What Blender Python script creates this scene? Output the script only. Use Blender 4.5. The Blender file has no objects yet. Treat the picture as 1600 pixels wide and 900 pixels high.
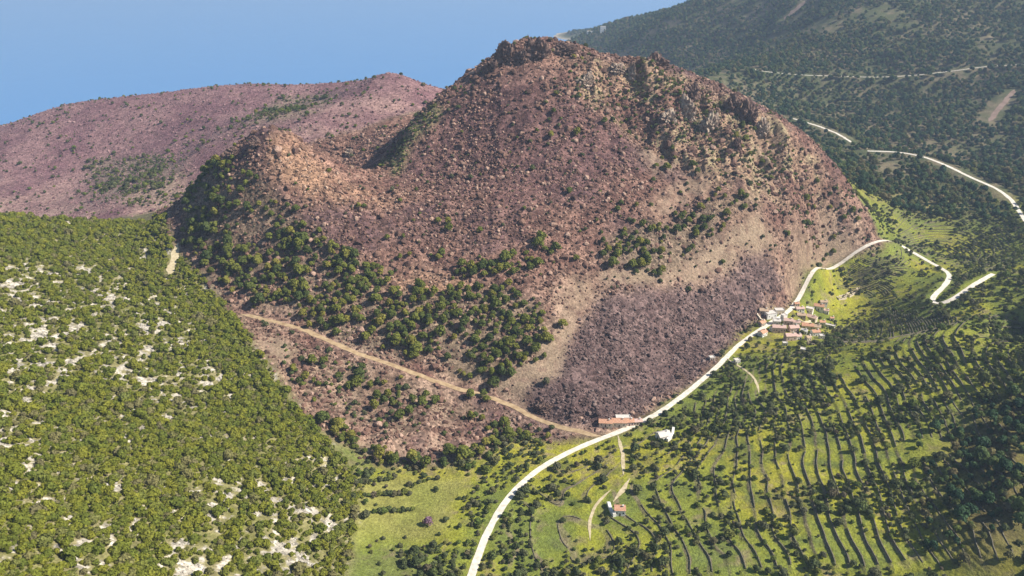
import bpy, bmesh, math, random
import numpy as np
from math import radians, sin, cos, tan, pi, sqrt
from mathutils import Vector, Matrix, noise as mnoise

SC = bpy.context.scene
COL = SC.collection
RS = np.random.RandomState(7)
random.seed(7)

# ---------------------------------------------------------------- camera
CAM_Z = 520.0                       # metres above the sea
PITCH = 24.0
F = 1256.0                          # focal length in pixels of the 1600 px photograph
cd = bpy.data.cameras.new('camera'); cam = bpy.data.objects.new('camera', cd); COL.objects.link(cam)
cd.sensor_width = 36.0; cd.lens = 36.0 * F / 1600.0
cd.clip_start = 1.0; cd.clip_end = 60000.0
cam.location = (0, 0, CAM_Z); cam.rotation_euler = (radians(90 - PITCH), 0, 0)
SC.camera = cam

# ---------------------------------------------------------------- sky, sun, exposure
SUN_EL, SUN_AZ = 42.0, -8.0          # azimuth: degrees from +X (right) towards +Y (away from the camera)
w = bpy.data.worlds.new('World'); SC.world = w; w.use_nodes = True
nt = w.node_tree; nt.nodes.clear()
sky = nt.nodes.new('ShaderNodeTexSky'); sky.sky_type = 'NISHITA'; sky.sun_disc = False
sky.sun_elevation = radians(SUN_EL); sky.sun_rotation = radians(90 - SUN_AZ)
sky.altitude = 400; sky.air_density = 1.0; sky.dust_density = 0.6; sky.ozone_density = 1.5
bg = nt.nodes.new('ShaderNodeBackground'); bg.inputs['Strength'].default_value = 0.068
wo = nt.nodes.new('ShaderNodeOutputWorld')
nt.links.new(sky.outputs[0], bg.inputs[0]); nt.links.new(bg.outputs[0], wo.inputs[0])
sl = bpy.data.lights.new('sun', 'SUN'); sun = bpy.data.objects.new('sun', sl); COL.objects.link(sun)
sl.energy = 4.8; sl.angle = radians(0.5); sl.color = (1.0, 0.93, 0.82)
LDIR = Vector((cos(radians(SUN_EL)) * cos(radians(SUN_AZ)), cos(radians(SUN_EL)) * sin(radians(SUN_AZ)), sin(radians(SUN_EL))))
sun.rotation_euler = LDIR.to_track_quat('Z', 'Y').to_euler()
SC.view_settings.view_transform = 'Standard'; SC.view_settings.look = 'None'
SC.view_settings.exposure = 0.8; SC.view_settings.gamma = 1.0
SC.view_settings.use_curve_mapping = False
SC.cycles.max_bounces = 5; SC.cycles.diffuse_bounces = 2; SC.cycles.glossy_bounces = 2
SC.cycles.volume_bounces = 0; SC.cycles.transparent_max_bounces = 4
SC.cycles.use_denoising = True
SC.cycles.caustics_reflective = False; SC.cycles.caustics_refractive = False

# ---------------------------------------------------------------- numeric helpers
def ray(px, py):
    v = -(np.asarray(py, float) - 450) / F; u = (np.asarray(px, float) - 800) / F
    p = radians(PITCH)
    return np.stack([u, cos(p) + sin(p) * v, -sin(p) + cos(p) * v], -1)      # x, y, z per unit depth

def project(P):
    P = np.asarray(P, float); p = radians(PITCH)
    dz = P[..., 2] - CAM_Z
    depth = P[..., 1] * cos(p) - dz * sin(p); up = P[..., 1] * sin(p) + dz * cos(p)
    depth = np.where(depth < 1, 1, depth)
    return 800 + F * P[..., 0] / depth, 450 - F * up / depth, depth

_T = np.random.RandomState(3).rand(4096); _PM = np.random.RandomState(4).permutation(4096)
def vnoise(x, y, seed=0):
    xi = np.floor(x).astype(np.int64); yi = np.floor(y).astype(np.int64)
    fx = x - xi; fy = y - yi
    fx = fx * fx * fx * (fx * (fx * 6 - 15) + 10); fy = fy * fy * fy * (fy * (fy * 6 - 15) + 10)
    h = lambda i, j: _T[(_PM[(i + seed * 131) & 4095] + j * 7919) & 4095]
    h = lambda i, j: _T[_PM[(_PM[(i + seed * 131) & 4095] + j) & 4095]]
    a = h(xi, yi); b = h(xi + 1, yi); c = h(xi, yi + 1); d = h(xi + 1, yi + 1)
    return (a + (b - a) * fx) * (1 - fy) + (c + (d - c) * fx) * fy
def fbm(x, y, scale, octv=4, seed=0, gain=0.5):
    s = 0; amp = 1; tot = 0; f = 1.0 / scale
    ca, sa = cos(0.6), sin(0.6)
    for o in range(octv):
        s = s + amp * vnoise(x * f, y * f, seed + o * 3); tot += amp; amp *= gain; f *= 2.03
        x, y = x * ca - y * sa, x * sa + y * ca
    return s / tot - 0.5
def ridged(x, y, scale, octv=4, seed=0):
    s = 0; amp = 1; tot = 0; f = 1.0 / scale; ca, sa = cos(0.6), sin(0.6)
    for o in range(octv):
        s = s + amp * (1 - np.abs(2 * vnoise(x * f, y * f, seed + o * 3) - 1)); tot += amp; amp *= 0.5; f *= 2.05
        x, y = x * ca - y * sa, x * sa + y * ca
    return s / tot
def sstep(a, b, t):
    t = np.clip((t - a) / (b - a), 0, 1); return t * t * (3 - 2 * t)

# ---------------------------------------------------------------- the lie of the land: survey points (photo column, photo row, metres ahead)
CP = [
 # lava dome, summit to foot
 (845,62,972),(840,100,930),(840,200,855),(840,300,770),(840,400,690),(840,450,655),(840,500,620),(860,600,560),(880,650,528),(940,680,511),
 (775,85,962),(745,115,950),(690,150,930),(640,205,892),(605,262,852),(700,200,884),(720,260,835),
 (900,75,975),(950,90,968),(1000,96,962),(1060,112,958),(1150,146,950),(1220,190,930),(1270,232,915),(1310,275,900),(1345,332,880),(1345,372,858),
 (1000,200,878),(1100,200,888),(1000,270,815),(1100,300,800),(1200,300,812),(1250,350,808),(1150,360,765),(1200,400,760),(1000,400,708),(1000,330,752),
 (1100,450,708),(1000,500,645),(1100,500,678),(1200,450,742),(1170,500,695),(1000,600,575),(1080,560,624),(950,650,531),(870,560,590),(920,450,668),
 # crater rim and its small peak on the left
 (430,203,790),(400,212,792),(465,225,790),(500,255,778),(530,280,768),(560,302,760),(620,304,764),(660,304,766),(720,300,772),
 (480,300,745),(520,360,712),(600,400,694),(700,400,694),(700,350,730),(600,350,728),(430,260,760),
 (605,292,800),(650,285,808),(590,280,815),
 (350,245,805),(300,290,830),(240,330,850),(290,400,730),(340,450,682),(380,490,640),(480,520,612),(400,400,705),(500,450,658),(600,500,622),(700,500,617),
 (600,560,585),(700,600,565),(780,625,552),(760,560,585),(850,660,530),
 (450,560,570),(520,620,540),(560,700,480),(700,700,490),(620,790,425),(560,850,385),(640,660,510),(780,700,493),
 # purple lava hills behind
 (20,192,1480),(100,166,1460),(200,152,1450),(300,140,1440),(400,133,1420),(480,132,1390),(580,124,1330),(640,128,1290),(690,140,1280),
 (0,330,1060),(60,300,1120),(150,260,1210),(300,230,1150),(250,280,1010),(200,310,960),(120,330,1000),(500,170,1240),(540,232,1000),(560,258,945),(480,222,1010),(400,180,1150),(620,180,1100),
 (0,250,1260),
 # green limestone hill on the left
 (0,339,770),(120,341,795),(240,346,822),(270,390,742),(265,430,692),(0,450,602),(0,600,442),(0,750,332),(0,900,252),
 (200,500,592),(200,700,402),(200,900,286),(400,600,530),(400,750,407),(400,900,320),(500,680,480),(520,800,400),(540,900,346),(100,400,700),
 # valley and the road
 (740,900,360),(800,770,440),(1000,665,522),(1240,500,702),(1250,450,778),(1290,415,838),(1400,380,900),
 (680,820,405),
 # terraced hillside on the right
 (1600,550,575),
 (1500,450,738),(1600,430,740),(1450,476,718),(1560,428,768),(1600,490,660),(1450,540,638),
 (1450,340,985),(1600,345,940),(1555,296,1060),(1500,272,1120),(1440,247,1190),(1360,239,1250),(1330,224,1310),(1245,190,1450),(1400,300,1080),
 # wooded mountain behind
 (1160,110,1750),(1300,121,1720),(1400,122,1690),(1500,112,1660),(1600,104,1620),(1400,60,1850),(1600,60,1760),(1400,0,2020),(1600,0,1950),(1250,20,2180),(1200,60,2150),
 (1600,200,1380),(1450,180,1480),(1300,170,1560),(1600,270,1200),(1250,150,1650),
 (1080,8,2600),(1040,22,2750),(1000,34,3000),(960,43,3400),(930,48,3900),(900,54,4400),(1000,75,2500),(1100,60,2350),(950,62,3000),
]
px, py, Y = np.array(CP, float).T
d = ray(px, py); k = Y / d[:, 1]
P3 = np.stack([d[:, 0] * k, Y, CAM_Z + d[:, 2] * k], 1)
BEHIND = []
for a, b_, c in CP:                                     # the mauve crest falls away behind its skyline
    if a <= 690 and b_ < 195 and c > 1250 and not (a == 500 and b_ == 170):
        dd = ray(a, b_); q = c / dd[1]
        for back, drop in ((60, 14), (130, 45)): BEHIND.append((dd[0] * q * (1 + back / c), c + back, CAM_Z + dd[2] * q - drop))
EXTRA = BEHIND + [  # (x, y, z) where no line of sight reaches
 (0,1060,352),(445,925,200),(432,965,214),(400,1000,232),(-20,1180,250),(60,1150,262),(180,1100,300),(330,1060,270),(430,1020,225),(-120,1050,285),(260,1250,215),(420,1250,202),(150,1400,200),(-150,1300,240),
 (-150,900,262),(-200,880,262),(-230,960,248),(-260,900,270),(-330,930,235),
 (-1300,1750,95),(-900,1750,110),(-500,1750,120),(-200,1650,120),(0,1700,120),(-1000,2050,-30),(-400,2050,-30),(100,2100,-20),(-1800,1800,-40),(-1500,1400,120),(200,2300,20),
 (-1000,2600,-40),(0,2800,-40),(-2500,2600,-60),(-1000,4000,-60),(-3000,4500,-60),(0,4500,-40),(-3400,1000,-40),(-2500,1500,-50),(-200,3500,-40),(300,5200,-40),
 (-300,150,290),(-500,250,330),(-550,500,310),(-700,750,270),(-900,900,210),(-1100,1200,170),(0,200,182),(0,50,190),(300,150,215),(560,300,310),(700,500,300),(-600,50,340),(600,50,330),
 (800,800,270),(1000,1100,300),(1300,1500,380),(1500,2000,460),(900,2300,420),(1000,2700,420),(1600,2700,480),(2200,1500,430),(1200,600,330),(2400,600,300),
 (700,2900,300),(850,3500,180),(700,4300,60),(600,5000,-30),(1500,4500,120),(2500,3500,300),(1500,6000,-40),(3300,2500,350),(3300,5000,20),(500,3600,25),(330,4200,-5),(200,3900,-15),
 (-700,820,220),(-500,860,215),(-400,880,222),
]
for yy, off in ((320, -6), (400, 0), (470, 8), (540, 24), (600, 48)):      # cross sections of the terraced slope
    for xx, zz in ((35,171.5),(70,174),(125,179.5),(170,185),(212,192),(250,200.5),(290,212),(340,230),(400,254)):
        if not (yy > 500 and xx < 170) and not (yy > 440 and xx < 60) and not (yy < 380 and xx < 30): EXTRA.append((xx + off, yy, zz))
P3 = np.vstack([P3, np.array(EXTRA, float)])
def _tps_fit(P, lam=2e-4):
    c = P[:, :2] / 1000.0; n = len(c)
    r = np.sqrt(((c[:, None] - c[None]) ** 2).sum(-1)); K = np.where(r > 0, r * r * np.log(np.maximum(r, 1e-9)), 0) + lam * np.eye(n)
    Q = np.hstack([np.ones((n, 1)), c]); A = np.block([[K, Q], [Q.T, np.zeros((3, 3))]])
    s = np.linalg.solve(A, np.concatenate([P[:, 2], np.zeros(3)])); return c, s[:n], s[n:]
_c, _w, _a = _tps_fit(P3)
GX0, GY0, GS = -3600.0, -100.0, 14.0
gx = np.arange(GX0, 3700, GS); gy = np.arange(GY0, 7700, GS)
GXX, GYY = np.meshgrid(gx / 1000, gy / 1000)
BASE = _a[0] + _a[1] * GXX + _a[2] * GYY
for (cx, cy), wt in zip(_c, _w):
    r2 = (GXX - cx) ** 2 + (GYY - cy) ** 2
    BASE += wt * 0.5 * r2 * np.log(np.maximum(r2, 1e-12))
BASE = np.clip(BASE, -90, 620)
def _cub(t):
    return [(-t**3 + 2*t**2 - t) / 2, (3*t**3 - 5*t**2 + 2) / 2, (-3*t**3 + 4*t**2 + t) / 2, (t**3 - t**2) / 2]
def base(x, y):
    u = np.clip((x - GX0) / GS, 1, BASE.shape[1] - 3.001); v = np.clip((y - GY0) / GS, 1, BASE.shape[0] - 3.001)
    i = np.floor(u).astype(int); j = np.floor(v).astype(int); wu = _cub(u - i); wv = _cub(v - j)
    out = 0
    for b in range(4):
        row = 0
        for a in range(4): row = row + wu[a] * BASE[j + b - 1, i + a - 1]
        out = out + wv[b] * row
    return out

def march(fn, pts, ymax=6500.0, y0=120.0):
    pts = np.asarray(pts, float); D = ray(pts[:, 0], pts[:, 1]); D = D / D[:, 1:2]
    ys = [y0]
    while ys[-1] < ymax: ys.append(ys[-1] + max(1.5, ys[-1] * 0.004))
    ys = np.array(ys); X = D[:, 0:1] * ys; Z = CAM_Z + D[:, 2:3] * ys
    C = Z - fn(X, np.broadcast_to(ys, X.shape)); neg = C < 0
    hit = neg.any(1); idx = np.where(hit, neg.argmax(1), C.argmin(1)); idx = np.clip(idx, 1, len(ys) - 1)
    r = np.arange(len(pts)); c0 = C[r, idx - 1]; c1 = C[r, idx]
    t = np.where(hit, c0 / np.where(c0 - c1 == 0, 1, c0 - c1), 1.0); yy = ys[idx - 1] + (ys[idx] - ys[idx - 1]) * np.clip(t, 0, 1)
    x = D[:, 0] * yy
    return np.stack([x, yy, fn(x, yy)], 1)
def at0(pts, ymax=6500.0): return march(base, pts, ymax)

# ---------------------------------------------------------------- land-use zones as outlines on the ground (rastered in metres)
RX0, RX1, RY0, RY1, RS_ = -1500.0, 1500.0, 60.0, 2900.0, 3.0
rx = np.arange(RX0, RX1, RS_); ry = np.arange(RY0, RY1, RS_)
RXX, RYY = np.meshgrid(rx, ry)
_wx = RXX + 22 * fbm(RXX, RYY, 40, 3, 11); _wy = RYY + 22 * fbm(RXX, RYY, 40, 3, 17)
def densify(pts, step=25, closed=True):
    out = []
    n = len(pts)
    for i in range(n if closed else n - 1):
        a = pts[i]; b = pts[(i + 1) % n]; m = max(1, int(math.hypot(b[0]-a[0], b[1]-a[1]) / step))
        for k in range(m): out.append((a[0] + (b[0]-a[0]) * k / m, a[1] + (b[1]-a[1]) * k / m))
    if not closed: out.append(tuple(pts[-1]))
    return out
def inpoly(poly, X, Yv):
    ins = np.zeros(X.shape, bool); n = len(poly)
    for i in range(n):
        x1, y1 = poly[i][:2]; x2, y2 = poly[(i + 1) % n][:2]
        if y1 == y2: continue
        c = ((y1 > Yv) != (y2 > Yv)) & (X < (x2 - x1) * (Yv - y1) / (y2 - y1) + x1); ins ^= c
    return ins
def blur(a, n):
    for _ in range(2):
        for ax in (0, 1):
            c = np.cumsum(np.concatenate([np.repeat(np.take(a, [0], ax), n + 1, ax), a, np.repeat(np.take(a, [-1], ax), n, ax)], ax), ax)
            L = a.shape[ax]; a = (np.take(c, range(2*n+1, 2*n+1+L), ax) - np.take(c, range(0, L), ax)) / (2*n+1)
    return a
def zone(pix, ymax=6500.0, soft=1, extra=(), dens=True):
    w3 = at0(densify(pix) if dens else pix, ymax)
    poly = [tuple(p[:2]) for p in w3] + list(extra)
    return blur(inpoly(poly, _wx, _wy).astype(np.float32), soft)
def zworld(poly, soft=1): return blur(inpoly(poly, _wx, _wy).astype(np.float32), soft)
def samp(R, x, y):
    u = np.clip((x - RX0) / RS_, 0, R.shape[1] - 1.001); v = np.clip((y - RY0) / RS_, 0, R.shape[0] - 1.001)
    i = u.astype(int); j = v.astype(int); a = u - i; b = v - j
    return (R[j, i] * (1-a) + R[j, i+1] * a) * (1-b) + (R[j+1, i] * (1-a) + R[j+1, i+1] * a) * b

# outline of everything volcanic on the dome: the foot seen in the photo, closed behind the summit
foot = [(240,336),(280,400),(330,440),(372,490),(415,560),(470,640),(520,690),(580,722),(660,722),(760,712),(840,690),(880,684),(935,676),(985,662),(1040,634),(1070,606),(1100,582),(1130,555),(1155,522),(1190,498),(1230,480),(1243,455),(1258,432),(1290,410),(1345,388),(1395,378),(1365,350)]
f3 = [tuple(p[:2]) for p in at0(densify(foot, 25, False), 1200)]
Z_VOLC = zworld(f3 + [(412,925),(375,1060),(280,1180),(100,1300),(-260,1000),(-380,960)], 1)
Z_PURP = zworld([(-1500,950),(-820,985),(-620,905),(-470,880),(-380,930),(-240,980),(-100,1150),(120,1350),(200,1900),(-1500,1900)], 2)
left = [(60,342),(180,344),(240,346),(270,385),(300,420),(340,452),(372,492),(400,545),(440,610),(490,672),(530,720),(560,770),(562,830),(550,898)]
l3 = [tuple(p[:2]) for p in at0(densify(left, 25, False), 1000)]
Z_LEFT = zworld([(-900,880),(-620,850)] + l3 + [(-75,200),(-60,60),(-900,60)], 1)
FIELD_PIX = [(555,770),(560,745),(600,738),(690,742),(720,735),(745,760),(700,790),(690,830),(660,850),(600,862),(565,868),(545,840)]
Z_FIELD = zone(FIELD_PIX)
Z_DARK = zone([(868,600),(900,520),(930,470),(1000,455),(1090,462),(1150,424),(1205,402),(1232,440),(1180,500),(1120,556),(1060,612),(1000,645),(940,662),(850,652),(830,605)])
Z_SCREE = np.maximum.reduce([zone([(930,445),(935,422),(1000,425),(1050,440),(1085,410),(1110,375),(1185,340),(1215,375),(1222,402),(1150,416),(1085,452),(1000,448)]),
    zone([(770,590),(850,548),(880,530),(900,500),(880,600),(840,622),(800,618)]), zone([(1242,445),(1280,408),(1335,385),(1395,372),(1345,372),(1300,385),(1255,415),(1225,420)]),
    zone([(420,520),(470,545),(440,575),(420,560)]), zone([(800,600),(830,625),(870,650),(850,655),(810,632)])])
Z_ORANGE = np.maximum(zone([(425,205),(470,225),(555,300),(640,310),(560,325),(480,310),(430,270),(412,230)], 900, 2), zone([(590,430),(640,420),(750,440),(720,460),(660,470),(600,455)], 900, 2))
Z_TANRIDGE = zone([(880,100),(960,95),(1040,110),(1130,145),(1200,185),(1270,250),(1330,330),(1280,330),(1180,300),(1100,290),(1020,230),(950,170),(890,130)], 1000, 3)
Z_SLIDE = np.maximum.reduce([zone(q, 1000, 2) for q in ([(1060,280),(1100,270),(1110,310),(1040,330),(1000,330)],[(1180,200),(1215,230),(1210,300),(1180,290),(1170,240)],[(880,440),(930,440),(900,520),(870,590),(840,590),(870,510)],[(1250,350),(1300,370),(1340,385),(1280,410),(1230,400)],[(1000,230),(1030,230),(1060,270),(1020,280)])])
Z_MAUVE = zone([(610,285),(640,225),(720,140),(800,120),(900,150),(1000,205),(985,260),(900,320),(820,330),(700,300)], 1000, 5)
Z_TERR = np.maximum.reduce([zone([(760,895),(775,830),(830,750),(900,705),(990,680),(1080,640),(1180,560),(1250,540),(1350,480),(1450,490),(1620,500),(1640,640),(1640,700),(1640,895),(760,895)]),
    zone([(1310,400),(1400,390),(1390,330),(1450,300),(1560,330),(1590,420),(1500,430),(1480,420),(1430,400),(1380,470),(1300,450)])])
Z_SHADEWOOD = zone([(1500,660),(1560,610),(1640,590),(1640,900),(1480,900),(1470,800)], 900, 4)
vill = at0([(1177,520),(1200,475),(1262,465),(1300,470),(1298,515),(1275,545),(1230,545)])
Z_VILL = blur(inpoly([tuple(p[:2]) for p in vill], RXX, RYY).astype(np.float32), 2)
Z_MTN = np.clip(1 - np.maximum.reduce([Z_VOLC, Z_PURP, Z_LEFT]), 0, 1) * sstep(1030, 1250, RYY + 0.25 * RXX + 60 * fbm(RXX, RYY, 120, 3, 5)) * (RXX > -150)

# pine woods (density per outline)
WA = zone([(292,285),(330,255),(395,262),(425,300),(445,330),(505,362),(530,395),(600,420),(610,452),(700,462),(790,448),(850,482),(862,540),(830,562),(785,590),(730,585),(640,560),(560,535),(480,505),(400,470),(330,430),(292,390)], 900)
WA2 = zone([(430,545),(480,540),(560,570),(640,590),(700,625),(770,632),(760,650),(680,650),(660,680),(560,672),(500,640),(460,600)])
WB = np.maximum(zone([(712,425),(735,408),(800,398),(860,392),(858,418),(790,435),(720,440)], 900), zone([(675,345),(705,345),(705,362),(675,362)], 900))
WC = zone([(935,412),(950,365),(1030,340),(1090,325),(1150,310),(1195,305),(1195,332),(1120,355),(1100,385),(1060,440),(1000,438),(980,415)], 900)
WD = zone([(1215,330),(1330,285),(1345,330),(1340,370),(1270,385),(1230,375)], 1000, 3)
WE = zone([(500,655),(560,690),(640,715),(760,690),(800,670),(870,690),(865,715),(780,735),(640,735),(560,720)], 900)
WF = zone([(1040,130),(1120,150),(1200,210),(1260,280),(1210,300),(1130,270),(1090,260),(1040,200)], 1000, 2)
WG = np.maximum(zone([(860,135),(930,115),(1000,130),(1000,170),(940,170),(870,155)], 1000, 2), zone([(880,105),(1050,110),(1100,170),(1000,200),(950,150)], 1000, 2))
WP = np.maximum(zone([(130,255),(250,240),(290,260),(280,320),(200,325),(150,300)], 1400, 3), zone([(380,190),(440,150),(520,145),(510,175),(430,195)], 1450, 3))
WSKY = zone([(590,265),(640,200),(690,150),(700,165),(650,225),(610,280)], 1000, 1)
ROCKY = zone([(0,400),(110,430),(140,400),(300,510),(340,600),(300,660),(240,640),(110,580),(0,720)], 800, 2)
ROCKY = np.maximum(ROCKY, np.maximum(zone([(0,530),(60,550),(90,590),(40,640),(60,700),(0,715)], 800, 1), zone([(280,760),(350,740),(430,790),(505,780),(545,850),(540,895),(250,895),(0,895),(0,850),(180,840),(330,850)], 800, 1)))

# ---------------------------------------------------------------- road lines
ROADS = {
 'main': [(733,910),(745,870),(757,835),(770,805),(790,775),(815,752),(850,722),(885,702),(930,688),(960,680),(985,668),(1010,660),(1045,640),(1075,612),(1105,588),(1135,560),(1160,530),(1185,515),(1205,505),(1228,495),(1240,482),(1250,455),(1262,435),(1290,415),(1325,400),(1360,385),(1400,379)],
 'upper': [(1400,379),(1430,395),(1450,408),(1470,418),(1487,429),(1476,448),(1457,464),(1447,474),(1452,479),(1475,479),(1500,461),(1522,445),(1552,428)],
 'far1': [(1236,187),(1280,200),(1310,212),(1331,226)],
 'far2': [(1355,239),(1400,240),(1440,247),(1480,262),(1520,283),(1555,296),(1580,315),(1594,338),(1606,356)],
 'high': [(1158,108),(1200,115),(1260,120),(1310,121),(1360,123),(1400,122),(1440,119),(1500,112),(1540,106),(1600,103),(1660,98)],
 'track': [(376,491),(420,500),(470,512),(520,535),(570,558),(620,572),(660,588),(700,603),(740,615),(780,623),(805,633),(825,650),(850,662),(890,672),(940,682)],
 'path': [(278,380),(271,402),(264,430)],
 'lane': [(965,680),(974,700),(976,722),(974,742)],
 'lane2': [(984,748),(980,765),(972,780),(958,784)],
 'lane3': [(955,765),(930,780),(916,800),(917,820),(922,845)],
 'lane4': [(1135,560),(1160,575),(1188,595),(1186,615)],
 'scar': [(1258,2),(1240,18),(1224,32)],
 'scar2': [(1585,140),(1565,165),(1545,190)],
}
RW = {'main':4.5,'upper':5.0,'far1':4.8,'far2':5.6,'high':4.4,'track':5.0,'path':7.0,'lane':2.6,'lane2':3.4,'lane3':1.9,'lane4':1.9,'scar':14.0,'scar2':9.0}
def resample(P, step):
    P = np.asarray(P, float); s = np.concatenate([[0], np.cumsum(np.linalg.norm(np.diff(P[:, :2], axis=0), axis=1))])
    n = max(2, int(s[-1] / step)); t = np.linspace(0, s[-1], n); return np.stack([np.interp(t, s, P[:, i]) for i in range(P.shape[1])], 1)
def smooth_line(P, n):
    for _ in range(n):
        Q = P.copy(); Q[1:-1] = 0.25 * P[:-2] + 0.5 * P[1:-1] + 0.25 * P[2:]; P = Q
    return P
ROADLINE = {}
RD = np.full(RXX.shape, 1e3, np.float32); RZ = np.zeros(RXX.shape, np.float32)
for nm, pp in ROADS.items():
    L = at0(densify(pp, 18, False), 2800)
    L = resample(L, 3.0); L = smooth_line(L, 130 if nm == 'main' else 12)
    L[:, 2] = base(L[:, 0], L[:, 1]); L = smooth_line(L, 40)
    if nm in ('far1', 'far2', 'high'): L[:, 2] += 3.0
    ROADLINE[nm] = L
    wd = RW[nm]; R = int((90 if nm in ('far1', 'far2', 'high') else 24) / RS_) + 1
    for q in resample(L, 1.5):
        i = int((q[0] - RX0) / RS_); j = int((q[1] - RY0) / RS_)
        if i < R or j < R or i > RXX.shape[1] - R - 1 or j > RXX.shape[0] - R - 1: continue
        s_ = np.s_[j-R:j+R+1, i-R:i+R+1]
        dd = np.hypot(RXX[s_] - q[0], RYY[s_] - q[1]) - wd / 2
        m = dd < RD[s_]; RD[s_] = np.where(m, dd, RD[s_]); RZ[s_] = np.where(m, q[2], RZ[s_])
RFLAT = 1 - sstep(1.0, np.where(RYY > 1000, 26.0, 14.0), RD)
RNEAR = (RD < 1.2).astype(np.float32)

# ---------------------------------------------------------------- full terrain height
STEP0, STEPK = 0.95, 0.024
def step_at(z): return STEP0 + STEPK * np.clip(z - 168, 0, 120)
def terr_q(z): return np.log(step_at(z) / STEP0) / STEPK + np.minimum(z - 168, 0) / STEP0
def terr_warp(x, y): return 4.6 * fbm(x, y, 120, 3, 71) + 1.3 * fbm(x, y, 26, 2, 72)
def height(x, y):
    z = base(x, y)
    rf = samp(RFLAT, x, y); nr = 1 - rf
    vol = samp(Z_VOLC, x, y); pur = samp(Z_PURP, x, y); lef = samp(Z_LEFT, x, y); ter = samp(Z_TERR, x, y); mt = samp(Z_MTN, x, y)
    rid = samp(Z_TANRIDGE, x, y); drk = samp(Z_DARK, x, y); scr = samp(Z_SCREE, x, y); sh = samp(Z_SHADEWOOD, x, y)
    up = sstep(200, 300, z)
    far = np.clip(1 - vol - pur - lef - ter, 0, 1)
    z = z + nr * vol * (1 - 0.8 * scr) * (9 * fbm(x, y, 70, 5, 1) + (3.2 + 3.6 * up) * (ridged(x, y, 26, 4, 9) - 0.55) + (0.9 + 0.9 * up) * (ridged(x, y, 8, 2, 15) - 0.5))
    z = z + nr * rid * 42 * (ridged(x * 1.0, y * 0.42, 46, 4, 21) - 0.67)
    z = z + nr * drk * 4.5 * (ridged(x, y, 19, 3, 33) - 0.5)
    z = z + nr * pur * (6 * fbm(x, y, 130, 4, 41) + 3 * (ridged(x, y, 38, 3, 43) - 0.5))
    z = z + nr * lef * 6 * fbm(x, y, 70, 4, 51)
    z = z + nr * np.maximum(mt, sstep(2600, 2900, y)) * sstep(3, 70, samp(RD, x, y)) * (46 * fbm(x, y, 330, 5, 61) * sstep(15, 140, z) * (1 - 0.75 * sstep(2300, 2800, y)) + 8 * fbm(x, y, 60, 3, 62))
    z = z + nr * sh * (26 * (ridged(x, y * 0.8, 95, 3, 66) - 0.6))
    tm = ter * nr * sstep(-0.36, -0.16, fbm(x, y, 34, 2, 79))
    q = terr_q(z + terr_warp(x, y)); f = q - np.floor(q)
    z = z + tm * step_at(z) * (0.62 + 0.6 * fbm(x, y, 60, 2, 77)) * (sstep(0.68, 0.99, f) - f)
    z = z + (1 - vol) * nr * 0.4 * (1 - ter) * fbm(x, y, 9, 2, 81)
    z = z * (1 - rf) + samp(RZ, x, y) * rf
    return z
def at(pts, ymax=6500.0): return march(height, pts, ymax)

# ---------------------------------------------------------------- mesh helpers
def np_mesh(name, V, Fq, mats=(), smooth=True):
    me = bpy.data.meshes.new(name); V = np.asarray(V, np.float32); Fq = np.asarray(Fq, np.int32); k = Fq.shape[1]
    me.vertices.add(len(V)); me.vertices.foreach_set('co', V.ravel())
    me.loops.add(Fq.size); me.loops.foreach_set('vertex_index', Fq.ravel())
    me.polygons.add(len(Fq)); me.polygons.foreach_set('loop_start', np.arange(0, Fq.size, k, dtype=np.int32))
    me.polygons.foreach_set('use_smooth', np.full(len(Fq), smooth))
    for m in mats: me.materials.append(m)
    me.update(calc_edges=True); return me
def link(name, me, parent=None, loc=None, **props):
    o = bpy.data.objects.new(name, me); COL.objects.link(o)
    if parent is not None: o.parent = parent
    if loc is not None: o.location = loc
    for k, v in props.items(): o[k] = v
    return o
def tag(o, label, cat, group=None):
    o['label'] = label; o['category'] = cat
    if group: o['group'] = group
    return o

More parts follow.
